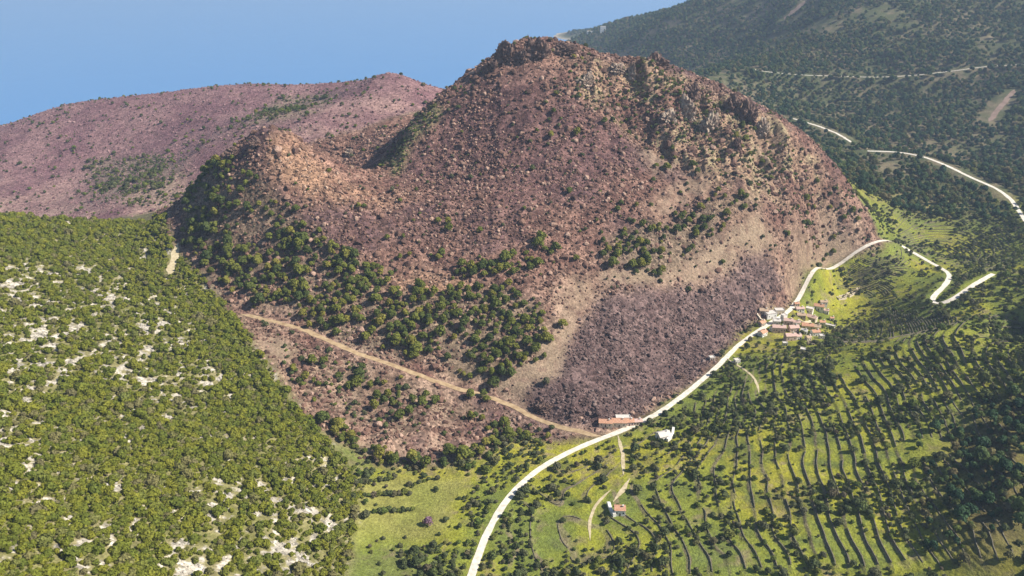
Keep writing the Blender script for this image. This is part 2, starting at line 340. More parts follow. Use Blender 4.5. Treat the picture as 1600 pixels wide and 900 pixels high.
# ---------------------------------------------------------------- materials
def new_mat(name, rough=0.9, spec=0.2):
    m = bpy.data.materials.new(name); m.use_nodes = True; n = m.node_tree.nodes; b = n['Principled BSDF']
    b.inputs['Roughness'].default_value = rough; b.inputs['Specular IOR Level'].default_value = spec
    return m, m.node_tree, b
def N(nt, t, **kw):
    n = nt.nodes.new(t)
    for k, v in kw.items():
        if k.startswith('i_'): n.inputs[int(k[2:]) if k[2:].isdigit() else k[2:]].default_value = v
        else: setattr(n, k, v)
    return n
def ramp(nt, stops):
    r = nt.nodes.new('ShaderNodeValToRGB'); e = r.color_ramp.elements
    while len(e) > 1: e.remove(e[-1])
    e[0].position = stops[0][0]; e[0].color = (*stops[0][1], 1)
    for p, c in stops[1:]:
        q = e.new(p); q.color = (*c, 1)
    return r
def leaf_mat(name, stops, grain=0.35, scale=0.9):
    m, t, b = new_mat(name, 0.75, 0.15)
    oi = N(t, 'ShaderNodeObjectInfo'); r = ramp(t, stops); t.links.new(oi.outputs['Random'], r.inputs[0])
    g = N(t, 'ShaderNodeNewGeometry'); ns = N(t, 'ShaderNodeTexNoise'); ns.inputs['Scale'].default_value = scale; ns.inputs['Detail'].default_value = 2
    t.links.new(g.outputs['Position'], ns.inputs['Vector'])
    mr = N(t, 'ShaderNodeMapRange'); mr.inputs[1].default_value = 0.3; mr.inputs[2].default_value = 0.7; mr.inputs[3].default_value = 1 - grain; mr.inputs[4].default_value = 1 + grain
    t.links.new(ns.outputs[0], mr.inputs[0])
    mx = N(t, 'ShaderNodeVectorMath', operation='SCALE'); t.links.new(r.outputs[0], mx.inputs[0]); t.links.new(mr.outputs[0], mx.inputs['Scale'])
    t.links.new(mx.outputs[0], b.inputs['Base Color'])
    tl = N(t, 'ShaderNodeBsdfTranslucent'); t.links.new(mx.outputs[0], tl.inputs[0]); ms = N(t, 'ShaderNodeMixShader'); ms.inputs[0].default_value = 0.33
    t.links.new(b.outputs[0], ms.inputs[1]); t.links.new(tl.outputs[0], ms.inputs[2]); t.links.new(ms.outputs[0], next(n for n in t.nodes if n.type == 'OUTPUT_MATERIAL').inputs[0])
    return m
def noise_mat(name, cols, scale, detail=4, rough=0.9, bump=0.0, rnd=False, spec=0.2):
    m, t, b = new_mat(name, rough, spec)
    g = N(t, 'ShaderNodeNewGeometry'); ns = N(t, 'ShaderNodeTexNoise'); ns.inputs['Scale'].default_value = scale; ns.inputs['Detail'].default_value = detail
    t.links.new(g.outputs['Position'], ns.inputs['Vector'])
    fac = ns.outputs[0]
    if rnd:
        oi = N(t, 'ShaderNodeObjectInfo'); a = N(t, 'ShaderNodeMath', operation='MULTIPLY'); a.inputs[1].default_value = 0.75; t.links.new(oi.outputs['Random'], a.inputs[0])
        c = N(t, 'ShaderNodeMath', operation='MULTIPLY_ADD'); c.inputs[1].default_value = 0.6; t.links.new(ns.outputs[0], c.inputs[0]); t.links.new(a.outputs[0], c.inputs[2])
        s2 = N(t, 'ShaderNodeMath', operation='SUBTRACT'); s2.inputs[1].default_value = 0.18; t.links.new(c.outputs[0], s2.inputs[0]); fac = s2.outputs[0]
    k = len(cols); r = ramp(t, [(0.28 + 0.44 * i / max(1, k - 1) if not rnd else i / max(1, k - 1), c) for i, c in enumerate(cols)])
    t.links.new(fac, r.inputs[0]); t.links.new(r.outputs[0], b.inputs['Base Color'])
    if bump:
        bp = N(t, 'ShaderNodeBump'); bp.inputs['Strength'].default_value = bump; bp.inputs['Distance'].default_value = 0.3
        t.links.new(ns.outputs[0], bp.inputs['Height']); t.links.new(bp.outputs[0], b.inputs['Normal'])
    return m

M = {}
M['shrub'] = leaf_mat('maquis leaves', [(0,(0.14,0.17,0.026)),(0.35,(0.195,0.215,0.027)),(0.7,(0.25,0.25,0.03)),(0.86,(0.185,0.21,0.045)),(0.94,(0.23,0.21,0.08)),(1,(0.21,0.19,0.09))])
M['pine'] = leaf_mat('pine needles', [(0,(0.085,0.115,0.034)),(0.4,(0.14,0.165,0.034)),(0.75,(0.205,0.22,0.04)),(1,(0.28,0.25,0.05))])
M['olive'] = leaf_mat('olive leaves', [(0,(0.085,0.11,0.04)),(0.3,(0.125,0.145,0.06)),(0.5,(0.16,0.155,0.085)),(0.68,(0.12,0.17,0.035)),(0.85,(0.20,0.22,0.045)),(1,(0.165,0.135,0.09))])
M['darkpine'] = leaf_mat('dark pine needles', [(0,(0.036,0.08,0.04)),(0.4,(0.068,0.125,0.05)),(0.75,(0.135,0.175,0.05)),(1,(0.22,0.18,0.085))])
M['bark'] = noise_mat('bark', [(0.08,0.055,0.04),(0.16,0.12,0.09)], 2.0)
M['lava'] = noise_mat('lava rock', [(0.045,0.026,0.022),(0.11,0.062,0.047),(0.20,0.115,0.083),(0.46,0.32,0.245)], 0.8, rnd=True, bump=0.4)
M['darklava'] = noise_mat('dark lava rock', [(0.042,0.027,0.026),(0.088,0.057,0.052),(0.135,0.09,0.08),(0.27,0.2,0.175)], 0.8, rnd=True, bump=0.4)
M['orangelava'] = noise_mat('rust lava rock', [(0.10,0.06,0.045),(0.20,0.118,0.08),(0.31,0.195,0.135),(0.48,0.35,0.26)], 0.8, rnd=True, bump=0.4)
M['purplelava'] = noise_mat('mauve lava rock', [(0.09,0.05,0.056),(0.145,0.08,0.086),(0.215,0.126,0.125),(0.3,0.2,0.19)], 0.4, rnd=True, bump=0.3)
M['tanrock'] = noise_mat('tan crag rock', [(0.16,0.10,0.08),(0.25,0.18,0.14),(0.38,0.30,0.23),(0.5,0.42,0.33)], 0.25, bump=0.6)
M['cragrock'] = noise_mat('dark crag rock', [(0.06,0.04,0.038),(0.11,0.07,0.06),(0.18,0.115,0.09),(0.28,0.20,0.16)], 0.3, bump=0.6)
M['limestone'] = noise_mat('grey limestone', [(0.22,0.20,0.16),(0.36,0.33,0.28),(0.52,0.48,0.42)], 0.5, rnd=True, bump=0.4)
M['drystone'] = noise_mat('dry stone', [(0.08,0.072,0.05),(0.15,0.13,0.09),(0.24,0.21,0.15)], 1.4, bump=0.5)
M['gravel'] = noise_mat('white gravel road', [(0.50,0.45,0.37),(0.66,0.60,0.51),(0.78,0.72,0.63)], 0.35)
M['dirt'] = noise_mat('ochre dirt track', [(0.26,0.175,0.10),(0.36,0.26,0.15),(0.44,0.33,0.20)], 0.25)
M['sand'] = noise_mat('pale dirt lane', [(0.36,0.29,0.17),(0.48,0.40,0.25),(0.58,0.50,0.34)], 0.4)
M['scar'] = noise_mat('brown cutting', [(0.19,0.13,0.10),(0.26,0.18,0.14),(0.30,0.22,0.17)], 0.1)
M['white'] = noise_mat('whitewash', [(0.72,0.69,0.63),(0.80,0.78,0.73)], 0.8)
M['cream'] = noise_mat('cream plaster', [(0.55,0.46,0.35),(0.66,0.57,0.44)], 0.8)
M['stonewall'] = noise_mat('stone wall', [(0.30,0.24,0.18),(0.45,0.37,0.28),(0.56,0.48,0.38)], 2.2, bump=0.4)
M['pinkwall'] = noise_mat('pink plaster', [(0.52,0.38,0.33),(0.62,0.48,0.42)], 0.8)
M['roof_orange'] = noise_mat('orange tiles', [(0.36,0.17,0.10),(0.50,0.27,0.17),(0.60,0.38,0.27)], 1.6, bump=0.4)
M['roof_pink'] = noise_mat('faded pink tiles', [(0.42,0.27,0.22),(0.54,0.37,0.31),(0.62,0.46,0.40)], 1.6, bump=0.4)
M['roof_pale'] = noise_mat('pale concrete roof', [(0.52,0.47,0.42),(0.64,0.60,0.55)], 1.0)
M['roof_tan'] = noise_mat('old tan tiles', [(0.32,0.22,0.15),(0.44,0.32,0.22),(0.52,0.4,0.29)], 1.6, bump=0.4)
M['pane'] = new_mat('dark window', 0.25, 0.5)[0]; M['pane'].node_tree.nodes['Principled BSDF'].inputs['Base Color'].default_value = (0.03,0.035,0.045,1)
M['door'] = noise_mat('painted door', [(0.10,0.07,0.05),(0.16,0.11,0.07)], 2.0)
M['blue'] = noise_mat('blue paint', [(0.10,0.22,0.40),(0.14,0.28,0.48)], 1.0, rough=0.35, spec=0.5)
M['carwhite'] = noise_mat('pale car paint', [(0.62,0.66,0.70),(0.68,0.72,0.76)], 1.0, rough=0.3, spec=0.5)
M['tyre'] = noise_mat('tyre rubber', [(0.02,0.02,0.02),(0.03,0.03,0.03)], 3.0)

# ---------------------------------------------------------------- ground
az = np.radians(np.arange(-54, 54.001, 0.085))
rr = [40.0]
while rr[-1] < 7600:
    r_ = rr[-1]; rr.append(r_ * (1.03 if r_ < 230 else 1.0019 if r_ < 1500 else 1.0045))
rr = np.array(rr); AZ, RR = np.meshgrid(az, rr)
TX = (RR * np.sin(AZ)).ravel(); TY = (RR * np.cos(AZ)).ravel()
TZ = height(TX, TY)
nr_, nc_ = AZ.shape
i0 = (np.arange(nr_ - 1)[:, None] * nc_ + np.arange(nc_ - 1)[None]).ravel()
quads = np.stack([i0, i0 + 1, i0 + 1 + nc_, i0 + nc_], 1)
# keep only what stands above the sea bed
keepq = (TZ[quads].max(1) > -25); quads = quads[keepq]
used = np.zeros(len(TX), bool); used[quads.ravel()] = True; remap = np.cumsum(used) - 1
quads = remap[quads]; TX, TY, TZ = TX[used], TY[used], TZ[used]

def lerp(a, b, t): return a + (b - a) * t[:, None]
C3 = lambda *c: np.array(c, np.float64)[None]
n1 = fbm(TX, TY, 60, 4, 101) * 2; n2 = fbm(TX, TY, 14, 3, 111) * 2; n3 = fbm(TX, TY, 4.5, 3, 121) * 2
col = np.ones((len(TX), 3)) * C3(0.115, 0.105, 0.055)                                                # scrubby earth
col = lerp(col, C3(0.15,0.135,0.075), np.clip(0.5 + n2, 0, 1) * 0.5)
ter = samp(Z_TERR, TX, TY); near = sstep(1220, 1020, TY)
grass = lerp(np.ones((len(TX),3)) * C3(0.16,0.215,0.022), C3(0.29,0.275,0.03), np.clip(0.5 + n1 * 1.3, 0, 1))
grass = lerp(grass, C3(0.12,0.19,0.018), np.clip(n2 * 2 - 0.3, 0, 1) * 0.8)
grass = lerp(grass, C3(0.20,0.155,0.075), np.clip(n1 * 1.2 + n3 * 0.8 - 0.45, 0, 1))
notv = np.clip(1 - samp(Z_VOLC, TX, TY) - samp(Z_LEFT, TX, TY) - samp(Z_PURP, TX, TY), 0, 1)
grass = lerp(grass, C3(0.11,0.12,0.035), np.clip(n2 * 1.8 + n1 - 0.25, 0, 1) * 0.7)
grass = lerp(grass, C3(0.26,0.205,0.11), np.clip(-n2 * 1.6 + n3 * 0.8 - 0.45, 0, 1) * 0.9)
col = lerp(col, grass, notv * near * np.clip(0.85 + n1 * 0.6, 0, 1) * sstep(-190, -140, TX))
qq = terr_q(base(TX, TY) + terr_warp(TX, TY)); ff = qq - np.floor(qq)
col = lerp(col, C3(0.19,0.16,0.09), ter * sstep(-0.36, -0.16, fbm(TX, TY, 34, 2, 79)) * sstep(0.74, 0.82, ff) * np.clip(0.55 + n2 * 1.5, 0, 1))                              # stone-faced risers
fld = samp(Z_FIELD, TX, TY); col = lerp(col, lerp(np.ones((len(TX),3)) * C3(0.175,0.20,0.035), C3(0.23,0.22,0.06), np.clip(0.5 + n1 * 1.5, 0, 1)), fld)
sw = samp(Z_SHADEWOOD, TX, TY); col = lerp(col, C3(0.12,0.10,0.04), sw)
mt = samp(Z_MTN, TX, TY); mt = np.maximum(mt, sstep(2700, 2900, TY)); mcol = lerp(np.ones((len(TX),3)) * C3(0.08,0.09,0.04), C3(0.17,0.14,0.085), np.clip(0.4 + n1 * 1.3 + n2 * 1.2, 0, 1))
col = lerp(col, mcol, mt)
vol = samp(Z_VOLC, TX, TY)
vcol = lerp(np.ones((len(TX),3)) * C3(0.13,0.069,0.054), C3(0.235,0.138,0.103), np.clip(0.5 + n2 * 1.1 + n3 * .5, 0, 1))
vcol = lerp(vcol, C3(0.09,0.055,0.06), np.clip(n1 * 1.8 + n3 * 0.5, 0, 1) * 0.8)
upd = sstep(215, 250, TZ); vcol = lerp(vcol, C3(0.30,0.21,0.15), (1 - upd) * np.clip(0.55 + n2, 0, 1) * 0.8)
vcol = lerp(vcol, C3(0.30,0.18,0.115), samp(Z_ORANGE, TX, TY) * np.clip(0.75 + n2, 0, 1))
vcol = lerp(vcol, lerp(np.ones((len(TX),3)) * C3(0.085,0.046,0.046), C3(0.155,0.085,0.076), np.clip(0.5 + n2 + n3 * .6, 0, 1)), samp(Z_MAUVE, TX, TY) * 0.85)
tr = samp(Z_TANRIDGE, TX, TY); vcol = lerp(vcol, C3(0.28,0.185,0.12), tr * np.clip(0.6 + n1 * 1.5 + n2 * .8, 0, 1)); vcol = lerp(vcol, C3(0.22,0.20,0.11), tr * np.clip(n2 * 2.0 + n1 - 0.1, 0, 1) * 0.7)
vcol = lerp(vcol, C3(0.30,0.22,0.15), np.clip(samp(Z_SCREE, TX, TY) + 0.7 * samp(Z_SLIDE, TX, TY), 0, 1) * np.clip(0.92 + n3, 0, 1))
dk = samp(Z_DARK, TX, TY); vcol = lerp(vcol, lerp(np.ones((len(TX),3)) * C3(0.095,0.06,0.055), C3(0.15,0.10,0.09), np.clip(0.5 + n2 * 1.3 + n3, 0, 1)), dk)
wood = np.maximum.reduce([samp(WA, TX, TY), samp(WE, TX, TY), samp(WA2, TX, TY) * .6, samp(WC, TX, TY)]); vcol = lerp(vcol, C3(0.19,0.15,0.095), wood * 0.6)
vcol = lerp(vcol, C3(0.17,0.16,0.07), samp(WSKY, TX, TY) * 0.8)
col = lerp(col, vcol, vol)
pu = samp(Z_PURP, TX, TY) * (1 - vol)
pcol = lerp(np.ones((len(TX),3)) * C3(0.165,0.088,0.095), C3(0.25,0.148,0.142), np.clip(0.5 + n1 + n2 * .8, 0, 1)); pcol = lerp(pcol, C3(0.20,0.17,0.11), samp(WP, TX, TY) * 0.6)
pcol = lerp(pcol, C3(0.34,0.235,0.185), sstep(1250, 1000, TY) * np.clip(0.5 + n1, 0, 1) * 0.7)
col = lerp(col, pcol, pu)
lf = samp(Z_LEFT, TX, TY)
lcol = lerp(np.ones((len(TX),3)) * C3(0.17,0.165,0.055), C3(0.27,0.235,0.12), np.clip(0.5 + n2 + n3 * .5, 0, 1))
rk = samp(ROCKY, TX, TY); bare = np.clip((rk * 0.60 + n2 * 1.0 + n3 * 2.0 + n1 * .45 - 0.74) * 2.4, 0, 1)
lcol = lerp(lcol, lerp(np.ones((len(TX),3)) * C3(0.27,0.24,0.18), C3(0.44,0.40,0.33), np.clip(0.5 + n3 * 1.5, 0, 1)), bare)
col = lerp(col, lcol, lf)
shore = sstep(9, 1, TZ) * (TZ > -6); col = lerp(col, C3(0.42,0.36,0.27), shore)
gm = np_mesh('ground', np.stack([TX, TY, TZ], 1), quads)
ca = gm.color_attributes.new('soil', 'FLOAT_COLOR', 'POINT'); ca.data.foreach_set('color', np.concatenate([np.clip(col, 0.005, 0.85), np.ones((len(col), 1))], 1).astype(np.float32).ravel())
ra = gm.attributes.new('rocky', 'FLOAT', 'POINT'); ra.data.foreach_set('value', np.clip(vol * (1 - 0.9 * np.clip(samp(Z_SCREE, TX, TY) + 0.8 * samp(Z_SLIDE, TX, TY), 0, 1)) + pu * .6 + bare * lf, 0, 1).astype(np.float32))
m, t, b = new_mat('ground', 0.95, 0.1)
at_ = N(t, 'ShaderNodeAttribute', attribute_name='soil'); rk_ = N(t, 'ShaderNodeAttribute', attribute_name='rocky')
g = N(t, 'ShaderNodeNewGeometry')
na = N(t, 'ShaderNodeTexNoise'); na.inputs['Scale'].default_value = 0.55; na.inputs['Detail'].default_value = 4; na.inputs['Roughness'].default_value = 0.65
nb = N(t, 'ShaderNodeTexVoronoi'); nb.inputs['Scale'].default_value = 0.36
nc = N(t, 'ShaderNodeTexNoise'); nc.inputs['Scale'].default_value = 0.11; nc.inputs['Detail'].default_value = 5
for x in (na, nb, nc): t.links.new(g.outputs['Position'], x.inputs['Vector'])
def mrange(inp, a, b_, c, d_):
    r = N(t, 'ShaderNodeMapRange'); r.inputs[1].default_value = a; r.inputs[2].default_value = b_; r.inputs[3].default_value = c; r.inputs[4].default_value = d_; t.links.new(inp, r.inputs[0]); return r.outputs[0]
f1 = mrange(na.outputs[0], 0.3, 0.7, 0.62, 1.38); f2 = mrange(nc.outputs[0], 0.3, 0.7, 0.8, 1.2)
sep = N(t, 'ShaderNodeSeparateColor'); t.links.new(nb.outputs['Color'], sep.inputs[0]); f3_ = mrange(sep.outputs[0], 0, 1, 0.42, 1.62)
mixr = N(t, 'ShaderNodeMix', data_type='FLOAT'); mixr.inputs[2].default_value = 1.0; t.links.new(rk_.outputs['Fac'], mixr.inputs[0]); t.links.new(f3_, mixr.inputs[3])
p1 = N(t, 'ShaderNodeMath', operation='MULTIPLY'); t.links.new(f1, p1.inputs[0]); t.links.new(f2, p1.inputs[1])
p2 = N(t, 'ShaderNodeMath', operation='MULTIPLY'); t.links.new(p1.outputs[0], p2.inputs[0]); t.links.new(mixr.outputs[0], p2.inputs[1])
sc_ = N(t, 'ShaderNodeVectorMath', operation='SCALE'); t.links.new(at_.outputs['Color'], sc_.inputs[0]); t.links.new(p2.outputs[0], sc_.inputs['Scale'])
t.links.new(sc_.outputs[0], b.inputs['Base Color'])
bp = N(t, 'ShaderNodeBump'); bp.inputs['Strength'].default_value = 0.7; bp.inputs['Distance'].default_value = 0.9
t.links.new(p2.outputs[0], bp.inputs['Height']); t.links.new(bp.outputs[0], b.inputs['Normal'])
gm.materials.append(m)
link('ground', gm, kind='structure', label='volcanic dome, terraced valley and wooded hills')

# ---------------------------------------------------------------- sea
m, t, b = new_mat('sea water', 0.22, 0.5)
b.inputs['Base Color'].default_value = (0.075, 0.22, 0.46, 1); b.inputs['IOR'].default_value = 1.33
g = N(t, 'ShaderNodeNewGeometry'); mp = N(t, 'ShaderNodeMapping'); mp.inputs['Scale'].default_value = (0.05, 0.11, 0.05)
ns = N(t, 'ShaderNodeTexNoise'); ns.inputs['Scale'].default_value = 1.0; ns.inputs['Detail'].default_value = 5
t.links.new(g.outputs['Position'], mp.inputs['Vector']); t.links.new(mp.outputs[0], ns.inputs['Vector'])
bp = N(t, 'ShaderNodeBump'); bp.inputs['Strength'].default_value = 0.5; bp.inputs['Distance'].default_value = 2.0
t.links.new(ns.outputs[0], bp.inputs['Height']); t.links.new(bp.outputs[0], b.inputs['Normal'])
SEA = 24000.0
sv = [(-SEA, -2000, 0), (SEA, -2000, 0), (SEA, 40000, 0), (-SEA, 40000, 0)]
link('sea', np_mesh('sea', sv, [(0, 1, 2, 3)], [m]), kind='structure', label='calm blue sea beyond the volcanic hills')

# ---------------------------------------------------------------- haze
hb = bmesh.new(); bmesh.ops.create_cube(hb, size=1.0)
hb.transform(Matrix.Translation((0, 19000, 295)) @ Matrix.Diagonal((2 * SEA + 400, 42400 + 400, 790, 1)))
hm = bpy.data.meshes.new('haze'); hb.to_mesh(hm); hb.free()
m = bpy.data.materials.new('haze air'); m.use_nodes = True; t = m.node_tree; t.nodes.clear()
pv = N(t, 'ShaderNodeVolumePrincipled'); pv.inputs['Color'].default_value = (0.56, 0.73, 1.0, 1); pv.inputs['Density'].default_value = 0.000085; pv.inputs['Anisotropy'].default_value = 0.1
om = N(t, 'ShaderNodeOutputMaterial'); t.links.new(pv.outputs[0], om.inputs['Volume']); hm.materials.append(m)
m.cycles.homogeneous_volume = True if hasattr(m.cycles, 'homogeneous_volume') else None
link('haze', hm, kind='stuff', label='thin blue haze over the far hills and the sea')

# ---------------------------------------------------------------- roads
def ribbon(name, nm, mat, label):
    L = ROADLINE[nm]; L = resample(L, 2.5); wd = RW[nm]; T = np.gradient(L[:, :2], axis=0); T /= np.maximum(np.linalg.norm(T, axis=1, keepdims=True), 1e-6)
    Nn = np.stack([-T[:, 1], T[:, 0]], 1); wj = wd / 2 * (1 + 0.22 * (fbm(L[:, 0], L[:, 1], 12, 3, 91) * 2)); wk = wd / 2 * (1 + 0.22 * (fbm(L[:, 0], L[:, 1], 12, 3, 95) * 2))
    if nm not in ('main', 'upper', 'far2', 'high'):
        e_ = np.minimum(np.arange(len(L)), np.arange(len(L))[::-1]) * 2.5; tp = 0.12 + 0.88 * sstep(-1, 11, e_); ir = 1 + 0.9 * fbm(L[:, 0], L[:, 1], 7, 2, 97); wj = wj * tp * ir; wk = wk * tp / np.clip(ir, .6, 2)
    V = []; n = len(L); top = np.maximum(L[:, 2], height(L[:, 0], L[:, 1])) + 0.18
    A = L[:, :2] + Nn * wj[:, None]; B = L[:, :2] - Nn * wk[:, None]
    top = smooth_line(np.maximum.reduce([top, height(A[:, 0], A[:, 1]) + 0.12, height(B[:, 0], B[:, 1]) + 0.12])[:, None], 3)[:, 0]
    rows = [np.c_[A, top - 1.2], np.c_[A, top], np.c_[B, top], np.c_[B, top - 1.2]]
    V = np.concatenate(rows); q = []
    for s in range(3):
        i = np.arange(n - 1); q.append(np.stack([s * n + i, (s + 1) * n + i, (s + 1) * n + i + 1, s * n + i + 1], 1))
    q.append(np.array([[0, 3 * n, 2 * n, n], [n - 1, 2 * n - 1, 3 * n - 1, 4 * n - 1]]))
    me = np_mesh(name, V, np.concatenate(q), [mat], False); return link(name, me, kind='structure', label=label)
ribbon('road', 'main', M['gravel'], 'white gravel road up the green valley to the village')
ribbon('road', 'upper', M['gravel'], 'white road bending back through the upper terraces')
ribbon('road', 'far1', M['gravel'], 'short white stretch of road behind the lava dome')
ribbon('road', 'far2', M['gravel'], 'white road along the foot of the wooded mountain')
ribbon('road', 'high', M['gravel'], 'white road high across the wooded mountain')
ribbon('dirt_track', 'track', M['dirt'], 'ochre dirt track across the foot of the lava dome')
ribbon('path', 'path', M['sand'], 'pale clearing path beside the green hill')
ribbon('path', 'lane', M['sand'], 'narrow lane leading down from the road junction')
ribbon('path', 'lane2', M['sand'], 'sandy yard lane beside the lone farmhouse')
ribbon('path', 'lane3', M['sand'], 'thin footpath left of the lone farmhouse')
ribbon('path', 'lane4', M['sand'], 'thin footpath below the village')
ribbon('path', 'scar', M['scar'], 'brown cutting high on the wooded mountain')
ribbon('path', 'scar2', M['scar'], 'brown bare strip among the far pines')

# ---------------------------------------------------------------- tree and rock shapes
def crown_mesh(name, mat, seed, rad=3.3, h0=1.6, hgt=6.0, lobes=9, leaves=46, ls=0.85, flat=0.75):
    r = random.Random(seed); V = []; Fc = []
    def quad(c, n, s):
        n = n.normalized(); a = n.orthogonal().normalized(); b_ = n.cross(a); th = r.uniform(0, 6.28)
        a, b_ = a * cos(th) + b_ * sin(th), b_ * cos(th) - a * sin(th); i = len(V)
        s2 = s * r.uniform(0.6, 1.0)
        V.extend([c + a * s + n * r.uniform(-.15, .1) * s, c + b_ * s2, c - a * s, c - b_ * s2 + n * r.uniform(-.2, .1) * s]); Fc.append((i, i+1, i+2, i+3))
    cz = h0 + hgt * 0.5
    L = []
    for k in range(lobes):
        ph = k * 2.4 + r.uniform(-.5, .5); u = (k + 0.5) / lobes; rr_ = rad * (0.62 * sqrt(u)) * r.uniform(0.8, 1.15)
        lr = rad * r.uniform(0.40, 0.58); zz = cz + hgt * (0.30 - 0.46 * u) * flat + r.uniform(-.3, .3)
        L.append((Vector((rr_ * cos(ph), rr_ * sin(ph), zz)), lr))
    L.append((Vector((0, 0, cz + hgt * 0.22)), rad * 0.55))
    for c, lr in L:
        for q in range(leaves):
            dv = Vector((r.gauss(0, 1), r.gauss(0, 1), r.gauss(0.25, 1))).normalized()
            p = c + Vector((dv.x * lr, dv.y * lr, dv.z * lr * 0.85)) * r.uniform(0.78, 1.05)
            nn = dv + Vector((r.gauss(0, .38), r.gauss(0, .38), r.gauss(0.05, .38)))
            quad(p, nn, ls * r.uniform(0.6, 1.1))
    me = bpy.data.meshes.new(name); me.from_pydata([tuple(v) for v in V], [], Fc); me.materials.append(mat); me.update(); return me
def trunk_mesh(name, h, r0, r1, seed):
    bm = bmesh.new(); r = random.Random(seed)
    def limb(p, q, a, b_, seg=6):
        ax = (q - p).normalized(); o1 = ax.orthogonal().normalized(); o2 = ax.cross(o1); rings = []
        for c, ra_ in ((p, a), ((p + q) / 2 + Vector((r.uniform(-.1,.1), r.uniform(-.1,.1), 0)) * h * .3, (a + b_) / 2), (q, b_)):
            rings.append([bm.verts.new(c + (o1 * cos(2*pi*k/seg) + o2 * sin(2*pi*k/seg)) * ra_) for k in range(seg)])
        for A, B in zip(rings, rings[1:]):
            for k in range(seg): bm.faces.new((A[k], A[(k+1) % seg], B[(k+1) % seg], B[k]))
        bm.faces.new(rings[-1])
    limb(Vector((0, 0, -0.8)), Vector((0, 0, h)), r0, r1)
    for k in range(4):
        a = k * 1.7 + r.random(); z = h * r.uniform(0.45, 0.85); limb(Vector((0, 0, z)), Vector((cos(a) * h * .35, sin(a) * h * .35, z + h * .25)), r1 * .9, r1 * .3, 5)
    me = bpy.data.meshes.new(name); bm.to_mesh(me); bm.free(); me.materials.append(M['bark']); return me
def rock_mesh(name, mat, seed, cuts=9, sub=2, squash=0.7):
    r = random.Random(seed); bm = bmesh.new(); bmesh.ops.create_icosphere(bm, subdivisions=sub, radius=1.0)
    for _ in range(cuts):
        n = Vector((r.gauss(0,1), r.gauss(0,1), r.gauss(0.2,1))).normalized(); d_ = r.uniform(0.45, 0.82)
        for v in bm.verts:
            s = v.co.dot(n)
            if s > d_: v.co -= n * (s - d_)
    for v in bm.verts: v.co = Vector((v.co.x, v.co.y, v.co.z * squash)) * (1 + 0.10 * mnoise.noise(v.co * 2.3 + Vector((seed, 0, 0))))
    me = bpy.data.meshes.new(name); bm.to_mesh(me); bm.free(); me.materials.append(mat); return me

PROTO = {
 'bushy_pine': [crown_mesh('bushy_pine_crown', M['shrub'], 10 + i, rad=2.5, h0=0.1, hgt=3.6, lobes=6 + i, leaves=44, ls=0.62, flat=0.75) for i in range(4)],
 'pine_tree': [crown_mesh('pine_tree_crown', M['pine'], 30 + i, rad=3.6, h0=0.9, hgt=6.8, lobes=8 + i, leaves=44, ls=0.85, flat=0.95) for i in range(4)],
 'olive_tree': [crown_mesh('olive_tree_crown', M['olive'], 50 + i, rad=2.3, h0=0.5, hgt=3.0, lobes=5 + i, leaves=44, ls=0.55, flat=0.7) for i in range(4)],
 'dark_pine': [crown_mesh('dark_pine_crown', M['darkpine'], 70 + i, rad=3.6, h0=1.0, hgt=7.5, lobes=8 + i, leaves=42, ls=0.9, flat=1.0) for i in range(4)],
}
TRUNK = {'bushy_pine': trunk_mesh('bushy_pine_trunk', 1.6, .16, .09, 1), 'pine_tree': trunk_mesh('pine_tree_trunk', 4.2, .28, .14, 2),
         'olive_tree': trunk_mesh('olive_tree_trunk', 1.7, .26, .14, 3), 'dark_pine': trunk_mesh('dark_pine_trunk', 4.6, .3, .15, 4)}
ROCKS = {k: [rock_mesh(k + '_rock', M[k], 100 + 10 * j + i) for i in range(4)] for j, k in enumerate(('lava', 'darklava', 'orangelava', 'purplelava', 'limestone'))}

# ---------------------------------------------------------------- scattering
def jitter(x0, x1, y0, y1, s, dens, seed):
    r = np.random.RandomState(seed); X, Yv = np.meshgrid(np.arange(x0, x1, s), np.arange(y0, y1, s))
    X = (X + r.uniform(0, s, X.shape)).ravel(); Yv = (Yv + r.uniform(0, s, Yv.shape)).ravel()
    inv = (np.abs(np.degrees(np.arctan2(X, Yv))) < 47) & (np.hypot(X, Yv) > 200); X, Yv = X[inv], Yv[inv]
    k = (r.rand(len(X)) < dens(X, Yv)) & (samp(RD, X, Yv) > np.where(Yv > 1500, 6.0, np.where(Yv > 1000, 15.0, 1.8))); return X[k], Yv[k]
